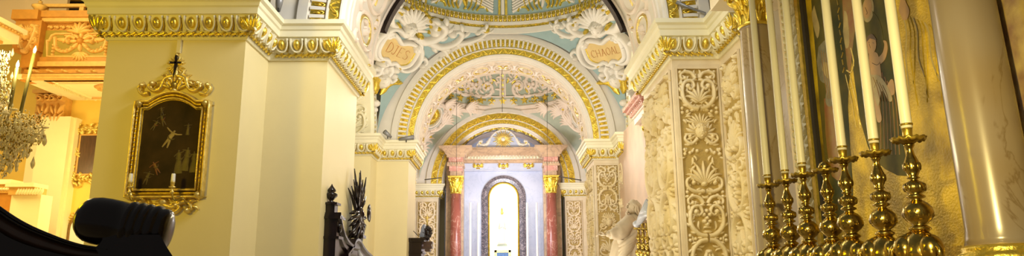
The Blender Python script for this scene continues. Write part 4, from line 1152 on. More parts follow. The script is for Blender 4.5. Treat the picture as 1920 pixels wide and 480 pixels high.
sleeve([(1183,413,-.10),(1174,422,-.17),(1163,435,-.22),(1152,438,-.26),(1143,440,-.28)],[.10,.12,.125,.11,.085,.07],'sleeve')
sleeve([(1193,414,.10),(1192,430,.16),(1184,446,.12),(1170,452,.02)],[.10,.11,.10,.08],'sleeve')
# mantle swag crossing the hips
for k in range(5):
    mb=MB(); P=[sp(1199-k*.6,424+k*6,-.10),sp(1192-k*2,440+k*6,-.20),sp(1176-k*2,454+k*7,-.24),sp(1160,462+k*9,-.20)]
    mb.tube(cr([tuple(p) for p in P],5),[.014+.030*sin(PI*i/15) for i in range(16)],9); mb.build('mantle_fold','statue_stone',st)
mb=MB(); q=sp(1176,570); mb.box((q.x-.35,sy-.3,0),(q.x+.32,sy+.3,q.z+.05)); mb.box((q.x-.38,sy-.33,q.z-.02),(q.x+.35,sy+.33,q.z+.03)); mb.build('plinth','stone_trim',st)

# ------------------------------------------------------------ painting on the near left pier
PY=6.8
def LM(s,t_,h): return Vector((s,PY-h,t_))
def lf(u,v): p=pt(u,v,Y=PY-.03); return (p.x,p.z)
xl,zb=lf(240,372); xr,zt_=lf(390,188)
xl=(lf(236,372)[0]+lf(250,188)[0])/2; xr=(lf(380,372)[0]+lf(396,188)[0])/2
xm=(xl+xr)/2; Wp=xr-xl; zsh=zt_; 
t=thing('wall_painting','gilt framed dark painting hanging on the near left yellow pier','painting',(xm,PY,zb))
fw=.10
def topz(x):   # segmental top
    q=(x-xm)/(Wp/2); return zsh+ (.13*Wp/1.0)*max(0,(1-(q/.62)**2)) if abs(q)<.62 else zsh
mb=MB(); cv=[(xl+fw*.8,zb+fw*.6),(xr-fw*.8,zb+fw*.6)]+[(xm+Wp/2*(1-2*i/24)*.86,topz(xm+Wp/2*(1-2*i/24)*.86)-fw*.8) for i in range(25)]
mb.poly(LM,cv,.02,0); mb.build('canvas','canvas_dark',t)
outer=[(xl,zb),(xr,zb)]+[(xm+Wp/2*(1-2*i/32),topz(xm+Wp/2*(1-2*i/32))) for i in range(33)]+[(xl,zb)]
def inset(P,d):
    return [(x+(d if x<xm-.001 else -d if x>xm+.001 else 0)*(1 if abs(x-xm)>Wp*.42 else 0)*1.0+ (0),z+(d if z<zb+.01 else -d)) for x,z in P]
mb=MB()
for d,w,h,mi in ((.012,.016,.07,0),(.045,.026,.05,1),(.078,.012,.055,0),(.092,.008,.03,1)):
    P=[]
    Q=inset(outer,d)
    for i in range(len(Q)-1):
        a,b=Q[i],Q[i+1]; L=math.hypot(b[0]-a[0],b[1]-a[1]); k=max(1,int(L/.08))
        for j in range(k): P.append((a[0]+(b[0]-a[0])*j/k,a[1]+(b[1]-a[1])*j/k))
    P.append(Q[-1]); mb.stroke(LM,P,w,h,mi,5)
z=zb+.06
while z<zsh-.06:
    for xx in (xl+.045,xr-.045): mb.dome(LM,xx,z,.014,.018,.062,0,7,3)
    z+=.045
for xx in (xl+.05,xr-.05):
    for zc_ in (zb+.03,zsh-.03):
        m_palm(mb,sub(LM,xx,zc_,.16,0),0,2); mb.dome(LM,xx,zc_,.045,.045,.08,0,10,4)
mb.build('frame',['gold_pale','gold_dark'],t)
mb=MB()
cz=topz(xm)
K=sub(LM,xm,cz+.06,.55,0,1,.6)
m_palm(mb,sub(K,0,.12,.8,0),0,4)
for f in (1,-1):
    E=sub(LM,xm,cz,1,0,f,1)
    scroll(mb,E,[(.02,.16),(.10,.13),(.14,.03),(.2,.0),(.26,.04),(.23,.08)],.024,.05,0,True,ls=.5)
    scroll(mb,E,[(.26,-.02),(.32,-.03),(.36,.03),(.33,.06)],.022,.05,0,True,ls=.5)
    scroll(mb,E,[(.04,.03),(.08,.08),(.05,.12)],.02,.05,0,True,ls=.4)
mb.dome(LM,xm,cz+.06,.04,.05,.08,1,12,4)
mb.build('crest',['gold_pale','gold_dark'],t)
mb=MB()
for f in (1,-1):
    E=sub(LM,xm+.0,zb-.03,1,0,f,1)
    scroll(mb,E,[(.0,-.03),(.1,-.06),(.18,-.01),(.25,-.02),(.28,-.07),(.24,-.09)],.026,.05,0,True,ls=.5)
    scroll(mb,E,[(.03,-.10),(.12,-.11),(.17,-.06),(.13,-.04)],.02,.05,0,True,ls=.5)
m_palm(mb,sub(LM,xm,zb-.02,.22,PI),0,3); mb.dome(LM,xm,zb-.04,.05,.04,.08,0,10,4)
mb.build('lower_crest',['gold_pale','gold_dark'],t)
def figure(u,v,sc,ang,m,cloth='canvas_figure_dim',arms=((-.9,.3),(.9,.5)),legs=((-.25,-1.5),(.3,-1.4)),name='painted_figure'):
    """little painted person: head, torso, two arms, two legs and a wisp of drapery"""
    c=lf(u,v); S=sub(lambda a,b,h:LM(a,b,.0205+h),c[0],c[1],sc,ang,1,.25); mb=MB()
    mb.dome(S,0,.72,.13,.16,.01,0,12,3)
    mb.stroke(S,cr([(0,.6),(.02,.3),(-.02,0),(0,-.25)],3),[.12]+[.26]*5+[.28]*4,.01,0,5)
    if abs(ang)<.15: mb.stroke(S,cr([(0,.3),(.03,-.4),(-.02,-1.1),(0,-1.8)],3),[.2,.24,.28,.3,.33,.36,.38,.42,.45,.45],.011,1,5)
    for x,y in arms: mb.stroke(S,cr([(0,.48),(x*.5,.48+(y-.48)*.3),(x,y)],3),[.11,.11,.10,.09,.085,.08,.06],.01,0,4)
    for x,y in legs: mb.stroke(S,cr([(0,-.15),(x*.6,-.7),(x,y)],3),[.18,.17,.16,.14,.12,.10,.07],.01,0,4)
    if cloth: mb.stroke(S,cr([(-.3,-.05),(.0,-.25),(.35,-.2),(.6,.1)],3),[.05,.09,.12,.13,.13,.12,.1,.08,.06,.03],.012,1,4)
    mb.build(name,[m,cloth or m],t)
figure(319,256,.085,-.55,'canvas_figure',arms=((-1.0,.7),(1.0,.9)),legs=((-.1,-1.5),(.45,-1.3)))
figure(303,222,.055,.4,'canvas_figure_dim','canvas_red'); figure(291,232,.05,-.5,'canvas_figure_dim','canvas_red'); figure(302,206,.04,.2,'canvas_figure_dim')
figure(334,295,.09,.05,'canvas_figure_dim',legs=((-.15,-1.8),(.2,-1.8)),arms=((-.5,.1),(.6,.7)))
figure(350,290,.09,-.1,'canvas_figure_dim',legs=((-.15,-1.8),(.2,-1.8)),arms=((-.6,.5),(.4,-.1)))
figure(363,296,.08,.0,'canvas_figure_dim',legs=((-.15,-1.8),(.2,-1.8)))
figure(290,312,.06,.5,'canvas_red','canvas_figure_dim'); figure(352,238,.045,.0,'canvas_figure_dim'); figure(276,330,.06,-.3,'canvas_figure_dim')
# cross ornament and conduit above
tc_=thing('wall_cross','small gilt radiant cross above the near left painting','cross',(xm,PY,cz+.3))
c0=lf(328,122); mb=MB()
for k in range(20):
    a=k*PI/10; 
    if k%5: lobe(mb,LM,c0[0]+.02*cos(a),c0[1]+.02*sin(a),a,.085,.012,0,.015)
mb.build('rays','gold_pale',tc_)
mb=MB(); mb.mbox(LM,(c0[0]-.009,c0[1]-.13,.012),(c0[0]+.009,c0[1]+.115,.03)); mb.mbox(LM,(c0[0]-.06,c0[1]+.02,.012),(c0[0]+.06,c0[1]+.038,.03)); mb.build('cross','dark_wood',tc_)
mb=MB(); 
for k,(a,b) in enumerate(((-.13,.02),(.115,.015))): mb.dome(LM,c0[0],c0[1]+a,.02,.02,.035,0,8,3)
for f in (-1,1): mb.dome(LM,c0[0]+f*.065,c0[1]+.029,.018,.018,.035,0,8,3)
mb.build('finials','gold_pale',tc_)
a=pt(339,62,Y=PY-.01); b=pt(333,100,Y=PY-.01)
mb=MB(); mb.box((a.x-.018,PY-.03,b.z),(a.x+.018,PY,SPR-.4)); o=mb.build('conduit','cream_paint'); tag(o,'narrow cream cable cover running up from the small cross to the cornice','conduit')
# sconces with short white candles
for u,lab in ((243,'left'),(323,'right')):
    p=pt(u,352,Y=6.66)
    s=thing('candle_sconce','brass candle bracket at the %s of the near left painting foot'%lab,'sconce',(p.x,6.66,p.z))
    mb=MB(); mb.lathe([(.03,0),(.034,.012),(.012,.0),(.012,-.03),(.022,-.04),(.01,-.06)],(p.x,6.66,p.z),14); mb.lathe([(.018,0),(.021,.05),(.024,.055)],(p.x,6.66,p.z),12); mb.build('cup','gold_pale',s)
    mb=MB(); mb.tube(cr([(p.x,6.66,p.z-.05),(p.x+.03,6.67,p.z-.12),(p.x+.09,6.70,p.z-.10),(p.x+.11,6.74,p.z-.14),(p.x+.10,6.79,p.z-.15)],4),.009,7); mb.build('arm','gold_dark',s)
    candle(p.x,6.66,p.z+.052,.085,.02,'short white candle on the %s bracket of the near left painting'%lab,'short candles under the painting',m='wax_white')

# ------------------------------------------------------------ dark wood crests
def crest1():
    X0=-2.005
    root=thing('carved_crest','dark carved wood crest with urn finial and sunburst on the near left pier side','woodwork',(X0,8.2,0))
    def Q(u,v,x): p=pt(u,v,X=x); return p
    # near post
    pr=Q(622,480,-1.86); yp=Q(619,420,-1.93).y
    zt0=Q(616,383,-1.93).z; zsh=Q(620,412,-1.93).z
    mb=MB()
    def blk(x0,x1,dy,z0,z1): mb.box((x0,yp-dy,z0),(x1,yp+dy,z1))
    blk(X0,-1.84,.09,zt0-1.2,zsh-.22); blk(X0,-1.80,.115,zsh-.22,zsh-.19); blk(X0,-1.83,.095,zsh-.19,zsh); blk(X0,-1.79,.125,zsh,zsh+.03); blk(X0,-1.81,.11,zsh+.03,zsh+.05)
    blk(X0,-1.87,.075,zsh+.05,zt0); blk(X0,-1.84,.1,zt0,zt0+.025)
    mb.ball((-1.82,yp,zsh-.09),(.03,.05,.06)); 
    mb.build('post','dark_wood',root)
    mb=MB(); zf_=zt0+.02; s=(Q(616,341,-1.93).z-zf_)
    mb.lathe([(.04,0),(.045,.02*1),(.02,.12*s),(.03,.2*s),(.065,.36*s),(.07,.46*s),(.055,.52*s),(.03,.56*s),(.05,.62*s),(.045,.70*s),(.02,.85*s),(.001,1.0*s)],(-1.93,yp,zf_),20); mb.build('urn_finial','dark_wood',root)
    # concave volute sweeping away from the post, then rising to the sunburst pedestal
    def sweep(pts,x0,x1,name,th=.09,steps=((0,0),(-.03,.03),(.0,.06))):
        mb=MB()
        q=cr(pts,6); rows=[]
        for (y,z) in q:
            rows.append([(x0,y,z-.9),(x1-.03,y,z-.9),(x1-.03,y,z-.13),(x1,y,z-.10),(x1,y,z-.05),(x1+.03,y,z-.03),(x1+.03,y,z),(x0,y,z)])
        mb.grid(rows,0,False,True,True); mb.build(name,'dark_wood',root)
    zA=zsh-.03
    def yz(u,v,x=-1.85): p=Q(u,v,x); return (p.y,p.z)
    sweep([yz(*q,-1.80) for q in ((638,398),(643,425),(650,445),(662,459),(674,463))],X0,-1.82,'near_volute')
    ys=9.02; zs_=pt(665,447,X=-1.9).z
    sweep([yz(*q,-1.80) for q in ((652,476),(662,462),(668,449),(675,449),(681,460),(690,472),(706,486))],X0+.05,-1.82,'centre_volute')
    mb=MB(); mb.box((X0+.02,ys-.1,zs_),(-1.78,ys+.1,zs_+.04)); mb.box((X0+.04,ys-.08,zs_+.04),(-1.81,ys+.08,zs_+.1)); mb.build('pedestal','dark_wood',root)
    # sunburst
    cy,cz=ys,pt(666,402,X=-1.9).z
    M=lambda s,t_,h:Vector((-1.90+h,cy+s,cz+t_))
    mb=MB()
    for k in range(17):
        a=PI*.5+(k-8)*.13; L=(.62 if k%2 else .46)*(1-.03*abs(k-8))
        mb.tube([M(.04*cos(a),.04*sin(a),.02*(k%3)),M(L*.6*cos(a),L*.6*sin(a),.03*(k%3)),M(L*cos(a),L*sin(a),.05*(k%3)-.03)],[.012,.022,.006],5)
    for k in range(15):
        a=-PI*.5+(k-7)*.24; L=(.50 if k%2 else .42)*(1-.035*abs(k-7))
        mb.tube([M(.04*cos(a),.04*sin(a),.02),M(L*.5*cos(a),L*.5*sin(a),.05+.03*(k%2)),M(L*.85*cos(a+.08),L*.85*sin(a+.08),.03),M(L*cos(a+.15),L*sin(a+.15),-.02)],[.015,.025,.03,.006],5)
    mb.lathe([(.001,-.01),(.10,.0),(.12,.015),(.001,.03)],(-1.76,cy+.1,cz+.03),18,0,'x')
    mb.lathe([(.001,-.02),(.09,0),(.11,.03),(.09,.06),(.001,.09)],(-1.88,cy,cz),20,0,'x'); mb.build('sunburst','dark_wood',root)
    mb=MB(); mb.tube([(-1.90,cy,zs_+.09),(-1.90,cy,cz-.1)],.05,10); 
    for k in range(5): mb.tube([(-1.90,cy+.04*(k-2),zs_+.05),(-1.84,cy+.07*(k-2),zs_+.2),(-1.87,cy+.03*(k-2),zs_+.38)],[.02,.03,.012],6)
    mb.build('ray_stem','dark_wood',root)
    mb=MB(); mb.box((X0,yp+.05,.3),(-1.9,9.9 if 0 else 9.05,zA-.8)); mb.build('panel_back','dark_wood',root)
crest1()
def crest2():
    p=pt(783,446,X=-1.95); y=p.y; z=p.z
    y=14.9
    k=pt(783,446,Y=y); x0,x1=-1.99,pt(797,446,Y=y).x
    root=thing('carved_crest','distant dark wood crest with curved grey panel and carved wreath on the middle left pier','woodwork',(k.x,y,z))
    X0=-2.0; z=pt(785,447,Y=y).z
    mb=MB(); mb.box((X0,y-.14,z-.9),(x1-.06,y+.5,z-.08)); mb.box((X0,y-.2,z-.08),(x1,y+.5,z-.04)); mb.box((X0,y-.23,z-.04),(x1+.03,y+.55,z)); mb.box((X0,y-.17,z-.32),(x1-.03,y+.5,z-.28)); mb.build('post','dark_wood',root)
    a=pt(787,445,Y=y+.1); b=pt(797,421,Y=y+.1); mb=MB()
    rows=[]
    for i in range(9):
        q=i/8; dz=(b.z-a.z)*sin(PI/2*min(1,q*1.25)) ; xx=a.x+(b.x-a.x)*q
        rows.append([(xx,y+.0,a.z),(xx,y+.0,a.z+dz),(xx,y+.3,a.z+dz),(xx,y+.3,a.z)])
    mb.grid(rows,0,False,True,True); mb.build('curved_panel','grey_blue',root)
    c=pt(802,437,Y=y+.1); mb=MB()
    for k in range(14):
        an=k*2*PI/14; mb.tube([(c.x+.02*cos(an),c.y-.02,c.z+.02*sin(an)),(c.x+.09*cos(an),c.y-.06-.02*(k%2),c.z+.12*sin(an)),(c.x+.07*cos(an+.4),c.y-.03,c.z+.16*sin(an+.3))],[.03,.035,.012],6)
    mb.ball((c.x,c.y-.04,c.z),(.07,.05,.08)); mb.build('wreath','dark_wood',root)
    c=pt(803,455,Y=y+.1); mb=MB(); 
    for q,(w,dz) in enumerate(((.14,.0),(.11,-.05),(.13,-.1),(.07,-.16),(.1,-.3))): mb.box((c.x-w*.9,y,c.z+dz-.03),(c.x+w*.7,y+.25,c.z+dz+.02),0)
    mb.box((c.x-.1,y,c.z-.9),(c.x+.05,y+.2,c.z-.3),0); mb.build('bracket','brown_wood',root)
    c=pt(801,418,Y=y+.1); mb=MB(); mb.tube([(c.x,c.y,c.z-.1),(c.x,c.y,c.z+.1),(c.x-.005,c.y,c.z+.2)],[.02,.022,.006],6); mb.tube([(c.x-.045,c.y,c.z+.08),(c.x+.045,c.y,c.z+.12)],.012,6); mb.build('cross','gold_pale',root)
    a=pt(775,433,Y=y-.1); b=pt(785,443,Y=y-.1); mb=MB(); mb.tube([a,b],.008,5); mb.build('bracket_wire','iron',root)
crest2()

# ------------------------------------------------------------ foreground pew scroll
PW=1.2
root=thing('pew_end','black polished wooden pew end with turned scroll roll in the left foreground','pew',(pt(200,470,Y=PW).x,PW,0))
def pw(u,v,d=0): return pt(u,v,Y=PW+d)
mb=MB()
top=cr([(-160,250),(-60,340),(0,386),(50,418),(110,444),(150,457),(178,462),(200,466)],5)
pxl=.98*PW/F
def rail(off0,off1,d0,d1,m,name):
    mb=MB(); rows=[]
    for i,(u,v) in enumerate(top):
        u0,v0=top[max(0,i-1)];u1,v1=top[min(len(top)-1,i+1)]; dx,dy=u1-u0,v1-v0; L=math.hypot(dx,dy); nx,ny=-dy/L,dx/L
        f=1-.55*max(0,(u-20)/180) 
        a=(u+nx*off0*f,v+ny*off0*f); b=(u+nx*off1*f,v+ny*off1*f)
        rows.append([pw(*a,d0),pw((a[0]+b[0])/2,(a[1]+b[1])/2,d0-.008),pw(*b,d0),pw(*b,d1),pw(*a,d1)])
    mb.grid(rows,0,True,True,True); return mb.build(name,m,root)
rail(0,7,-.015,.07,'dark_wood','top_bead'); rail(6,13,-.005,.065,'dark_wood','second_bead'); rail(12,48,.004,.06,'brown_wood','moulding_face')
mb=MB(); rows=[]
for i,(u,v) in enumerate(top):
    f=1-.55*max(0,(u-20)/180); q=pw(u-10*f,v+42*f,-.01); rows.append([q,pw(u-10*f,v+42*f,.06),(q.x,PW+.06,.0),(q.x,PW-.01,.0)])
q=pw(320,478,-.01); rows.append([q,pw(320,478,.06),(q.x,PW+.06,.0),(q.x,PW-.01,.0)])
mb.grid(rows,0,False,True,True); mb.build('end_panel','dark_wood',root)
# roll: turned drum lying almost across the view
A=pw(150,408,0); B=pw(318,436,.03); ax=(B-A).normalized(); Lr=(B-A).length; px=PW*1.08/F
e1=ax.cross(Vector((0,0,1))).normalized(); e2=e1.cross(ax).normalized()
if e2.z<0: e2=-e2
prof=[(0.001,-8),(14,-6),(26,0),(34,8),(39,18),(41.5,32),(42,50),(41,70),(40,86),(43,88),(44,93),(43,98),(40,100),(43,103),(44.5,108),(43,113),(40,115),(43,118),(44.5,123),(43,128),(40,130),(43,133),(44,139),(43,145),(39.5,147),(41,151),(40.5,158),(37,164),(28,168),(15,170),(.001,170)]
mb=MB(); n=48; rows=[]
for r,h in prof:
    rows.append([A+ax*(h*Lr/168)+e1*(r*px*cos(2*PI*k/n))+e2*(r*px*sin(2*PI*k/n)*.97) for k in range(n)])
mb.grid(rows,0,True,True); mb.build('scroll_roll','dark_wood',root)
mb=MB(); pts=[(190,440),(192,449),(186,458),(178,464),(190,485),(330,490),(312,462),(300,440)]
Ap=[pw(u,v,-.02) for u,v in pts]; Bp=[pw(u,v,.06) for u,v in pts]; k=len(pts)
mb.add(Ap+Bp,[tuple(range(k)),tuple(range(k,2*k))[::-1]]+[(i,(i+1)%k,k+(i+1)%k,k+i) for i in range(k)],0,False); mb.build('scroll_neck','dark_wood',root)

# ------------------------------------------------------------ nave seen past the left pier
NY=18.0; GY=16.0
def npt(u,v,Y=NY): return pt(u,v,Y=Y)
sbox('wall_nave',(-18,NY,0),(-4.5,NY+.2,12),'wall_yellow','yellow plastered wall of the nave beyond the near left pier')
def rect(mb,u0,v0,u1,v1,Y,d=.1,mi=0,back=0):
    a=pt(u0,v0,Y=Y); b=pt(u1,v1,Y=Y); mb.box((a.x,Y-d,b.z),(b.x,Y+back,a.z),mi)
# gallery
g=thing('gallery','orange and olive organ gallery front with gilt relief at the upper left','gallery',(pt(130,90,Y=GY).x,GY,pt(130,150,Y=GY).z))
mb=MB()
rect(mb,55,30,300,150,GY,.0,0,.3); rect(mb,50,26,300,37,GY,.22,0,.1); rect(mb,52,37,300,44,GY,.16,1,.1); rect(mb,56,108,300,118,GY,.05,0,.1); rect(mb,56,118,300,126,GY,.11,1,.1); rect(mb,54,134,300,140,GY,.16,0,.1); rect(mb,52,143,300,150,GY,.20,1,.1)
mb.build('front',['gallery_orange','gallery_relief'],g)
mb=MB(); rect(mb,88,58,222,108,GY,.03); 
mb.build('olive_panel',['gallery_olive'],g)
GMp=lambda s,t_,h:Vector((s,GY-.03-h,t_))
def gf(u,v): p=pt(u,v,Y=GY-.05); return (p.x,p.z)
mb=MB()
bd=[(88,76),(92,76),(97,66),(104,63),(135,63),(138,58),(162,58),(166,63),(200,63),(206,66),(208,76),(214,76),(214,106),(88,106),(88,76)]
mb.stroke(GMp,[gf(*q) for q in bd],.03,.05,0)
c=gf(151,77); K=sub(GMp,c[0],c[1],1.0,0,1,1)
mb.dome(K,0,0,.09,.09,.12,1,12,4)
for k in range(8): lobe(mb,K,.08*cos(k*PI/4),.08*sin(k*PI/4),k*PI/4,.2,.05,.6,.07,0)
for f in (1,-1):
    E=sub(K,0,0,1,0,f,1)
    scroll(mb,E,[(.1,.05),(.25,.12),(.33,.05),(.28,-.02)],.045,.09,0,True,ls=.8)
    lobe(mb,E,.25,.02,0.1,.35,.06,0,.07,0); 
    mb.stroke(E,cr([(.1,-.1),(.3,-.26),(.55,-.2),(.62,.05)],4),.04,.07,0)
    for k in range(5): mb.dome(E,.18+.09*k,-.17-.09*sin(k*PI/4),.045,.045,.1,0,8,3)
    for k in range(4): mb.dome(E,.63,-.1-.08*k,.04,.04,.07,0,7,3)
    mb.dome(E,.62,.08,.05,.05,.08,0,8,3)
c=gf(151,52); 
for k in range(-3,4): lobe(mb,sub(GMp,c[0],c[1],1,0),0,-.15,PI/2-k*.4,.33,.05,-k*.25,.13,0)
c=gf(151,103)
for k in range(-3,4): lobe(mb,sub(GMp,c[0],c[1],1,0),0,.06,-PI/2-k*.42,.25,.04,k*.2,.09,0)
mb.build('gilt_relief',['gallery_relief','gallery_orange'],g)
mb=MB(); a=gf(90,47); b=gf(230,47)
Lg=b[0]-a[0]; n=60
for k in range(n): mb.dome(GMp,a[0]+Lg*k/n,a[1]+.1,.012,.018,.12,0,6,2); 
for k in range(12): mb.dome(GMp,a[0]+Lg*(k+.5)/12,a[1]-.05,.045,.045,.05,1,8,3); mb.stroke(GMp,[(a[0]+Lg*k/12,a[1]-.05),(a[0]+Lg*(k+.3)/12,a[1]-.02)],.02,.04,1)
for k in range(n): mb.dome(GMp,a[0]-.3+Lg*1.2*k/n,gf(90,146)[1],.018,.02,.22,0,6,2)
for k in range(8):
    q=gf(70+27*k,135); mb.dome(GMp,q[0],q[1],.06,.05,.22,1,8,3); lobe(mb,lambda s,t_,h:GMp(s,t_,h+.1),q[0],q[1],-.3,.14,.03,0,.08,1)
mb.build('moulding_beads',['gallery_relief','gallery_relief'],g)
# corner console with carved head
mb=MB(); rect(mb,42,44,82,100,GY,.22,0,.1); rect(mb,40,27,86,44,GY,.32,0,.1); rect(mb,52,100,74,130,GY,.2,0,.1)
mb.build('console','gallery_orange',g)
mb=MB(); c=gf(60,72); Mk=lambda s,t_,h:Vector((s,GY-.22-h,t_)); K=sub(Mk,c[0],c[1],.62,0,1,.8)
m_mask(mb,K,0,True)
for f in (1,-1): 
    E=sub(Mk,c[0],c[1],1,0,f,1); scroll(mb,E,[(.1,.25),(.2,.18),(.16,-.05),(.1,-.25),(.02,-.38)],.05,.09,0,True,ls=.7)
mb.build('console_carving','gallery_relief',g)
# soffit of the gallery
a=pt(58,150,Y=GY); b=pt(300,150,Y=GY)
mb=MB(); zso=a.z+.02; mb.box((a.x-.3,GY-.1,zso),(b.x,NY,zso+.1)); 
n=40
Ms=lambda s,t_,h:Vector((s,GY+t_,zso-h))
for x0 in range(6): 
    m_palm(mb,sub(Ms,a.x+1.3+x0*.9,.9,.8,PI/2),1,4); scroll(mb,sub(Ms,a.x+1.5+x0*.9,.8,.8),[(-.4,-.2),(-.1,-.4),(.3,-.3),(.35,0),(.1,.1)],.06,.07,1)
for k in range(30): mb.box((a.x+.02,GY+.0+.06*k,zso-.06),(a.x+.3,GY+.035+.06*k,zso),0)
mb.stroke(Ms,[(a.x+.45,.1),(a.x+.45,1.9)],.04,.05,0); mb.stroke(Ms,[(a.x+.45,.2),(b.x,.2)],.04,.05,0); mb.stroke(Ms,[(a.x+.45,1.7),(b.x,1.7)],.04,.05,1)
mb.build('soffit',['wall_white','gallery_relief'],g)
# railing and openings above
r=thing('gallery_railing','plain railing above the gallery front with dark gap behind it','railing',pt(150,20,Y=GY))
mb=MB(); rect(mb,84,10,300,15,GY,.1); rect(mb,84,12,90,30,GY,.08); rect(mb,153,12,159,30,GY,.08); rect(mb,230,12,236,30,GY,.08); mb.build('rail','gallery_relief',r)
mb=MB(); rect(mb,90,-30,300,2,GY+1.0,.1,0); rect(mb,90,-30,300,26,GY+1.2,.0,1,.05); mb.build('backing',['gallery_olive','dark_void'],r)
mb=MB(); c=gf(140,-2); 
for k in range(8):
    q=gf(108+15*k,-1); mb.dome(lambda s,t_,h:Vector((s,GY+.9-h,t_)),q[0],q[1]+.05,.08,.09,.04,0,10,3)
mb.build('fretwork','gallery_relief',r)
sbox('wall_organ',(-18,GY+.6,pt(0,30,Y=GY).z),(pt(96,0,Y=GY).x,GY+.7,12),'salmon')
u_=thing('hanging_lamp','ribbed gilt hanging lamp above the gallery console','lamp',pt(73,22,Y=GY-.1))
q=pt(73,23,Y=GY-.15); mb=MB(); mb.lathe([(.03,0),(.09,.02),(.12,.08),(.17,.13),(.17,.16),(.08,.19),(.04,.24),(.05,.27),(.02,.30)],tuple(q),20); mb.build('bowl','gallery_relief',u_)
mb=MB(); mb.tube([q+Vector((0,0,.28)),q+Vector((0,0,1.2))],.012,5); mb.build('chain','gold_dark',u_)
# entablature of the crossing, running away from us at the far left
XN=pt(52,60,Y=15.2).x
e=thing('nave_entablature','white and gilt banded entablature descending at the upper left corner','entablature',(XN,13,pt(52,60,Y=15.2).z))
zt_=pt(52,58,Y=15.2).z; zbm=pt(40,104,Y=15.2).z
bands=[(0,.0,-.10,0),(-.06,-.10,-.16,1),(-.10,-.16,-.36,0),(-.3,-.36,-.42,1),(-.34,-.42,-.50,1),(-.38,-.50,-.66,0),(-.50,-.66,-.74,1)]
mb=MB()
for x,a,b,mi in bands: mb.box((XN-2.5,9.0,zt_+b),(XN+x,15.2+x,zt_+a),mi)
for k in range(60):
    y=9.2+.1*k; mb.ball((XN-.06,y,zt_-.13),(.03,.035,.03),1,6,4)
for k in range(26):
    y=9.2+.22*k; mb.box((XN-.5,y,zt_-.62),(XN-.30,y+.1,zt_-.50),0); mb.ball((XN-.33,y+.05,zt_-.46),(.04,.07,.04),1,6,4)
mb.build('mouldings',['wall_white','gallery_relief'],e)
sbox('wall_crossing',(XN-2.6,9.0,0),(XN-1.5,14.5,zt_-1.5),'wall_yellow')
mb=MB(); mb.box((XN-2.5,9,zt_-1.5),(XN-.75,13.4,zt_-.74)); mb.build('frieze','blue_ground',e)
# pilaster with composite capital
c=thing('pilaster','bright pilaster with carved tan capital under the gallery','pilaster',npt(98,400))
mb=MB(); rect(mb,72,225,122,480,NY,.25,0); rect(mb,95,225,118,480,NY,.4,0); mb.build('shaft','wall_white',c)
a=npt(106,236); b=npt(106,180); mb=MB(); rect(mb,84,182,130,236,NY,.3,0)
M=lambda s,t_,h:Vector((s,NY-.3-h,t_))
hh=b.z-a.z
for f in (-.17,.17):
    for rw in range(2):
        for k in (-1,0,1): lobe(mb,M,a.x+f+k*.06,a.z+rw*.22+.02,PI/2-k*.35,.3,.045,-k*.5,.14,0)
    for e_ in (1,-1):
        S_=sub(M,a.x+f,b.z-.16,1,0,e_,1); scroll(mb,S_,spiral(.1,0,.1,.03,PI*.8,-PI*2.2,10),.028,.15,0,False)
rect(mb,82,176,132,182,NY,.45,0)
mb.build('capital','gallery_relief',c)
# framed painting on the nave wall
c=thing('wall_painting','dark picture in a heavy carved gilt foliage frame on the nave wall','painting',npt(175,300))
mb=MB(); a=npt(155,255); b=npt(230,326); mb.box((a.x,NY-.06,b.z),(b.x,NY,a.z)); mb.build('canvas','brown_wood',c)
mb=MB(); M=lambda s,t_,h:Vector((s,NY-h,t_)); rnd=random.Random(5)
w=b.x-a.x; h=a.z-b.z
P=[(a.x-.16,b.z-.16),(b.x+.16,b.z-.16),(b.x+.16,a.z+.16),(a.x-.16,a.z+.16),(a.x-.16,b.z-.16)]
Q=[]
for i in range(4):
    for k in range(16): Q.append((P[i][0]+(P[i+1][0]-P[i][0])*k/16,P[i][1]+(P[i+1][1]-P[i][1])*k/16))
for i,(x,z) in enumerate(Q):
    for k in range(3): lobe(mb,M,x+rnd.uniform(-.05,.05),z+rnd.uniform(-.05,.05),rnd.uniform(0,2*PI),.2,.04,rnd.choice((-2,2)),.14,0,6)
    mb.dome(M,x,z,.05,.05,.16,0,7,3)
for q in (.02,): mb.stroke(M,[(a.x-q,b.z-q),(b.x+q,b.z-q),(b.x+q,a.z+q),(a.x-q,a.z+q),(a.x-q,b.z-q)],.035,.1,1)
mb.build('frame',['gold_pale','gallery_relief'],c)
# low pier with carved band at the lower left
c=thing('low_pier','bright low pier with carved cornice band behind the chandelier','pier',npt(40,420,15.5))
mb=MB(); a=pt(22,365,Y=15.5); b=pt(62,480,Y=15.5); a2=pt(-60,362,Y=15.6); mb.box((a.x,15.5,0),(b.x,15.9,a.z),0); mb.box((a2.x,15.6,0),(a.x+.02,16.0,a2.z),1); mb.build('shaft',['wall_white','gallery_orange'],c)
mb=MB(); rect(mb,22,345,74,352,15.5,.2,0,.3); rect(mb,24,352,70,366,15.5,.12,1,.3); rect(mb,-60,338,26,346,15.6,.1,0,.3); rect(mb,-60,346,26,362,15.6,.04,1,.3)
for k in range(10):
    q=pt(27+5*k,359,Y=15.3); lobe(mb,lambda s,t_,h:Vector((s,15.38-h,t_)),q.x,q.z-.06,PI/2-.5,.16,.03,1,.05,0)
for k in range(12):
    q=pt(-35+5*k,354,Y=15.5); mb.dome(lambda s,t_,h:Vector((s,15.56-h,t_)),q.x,q.z,.025,.04,.05,0,7,3)
mb.build('cornice_band',['wall_white','gallery_relief'],c)
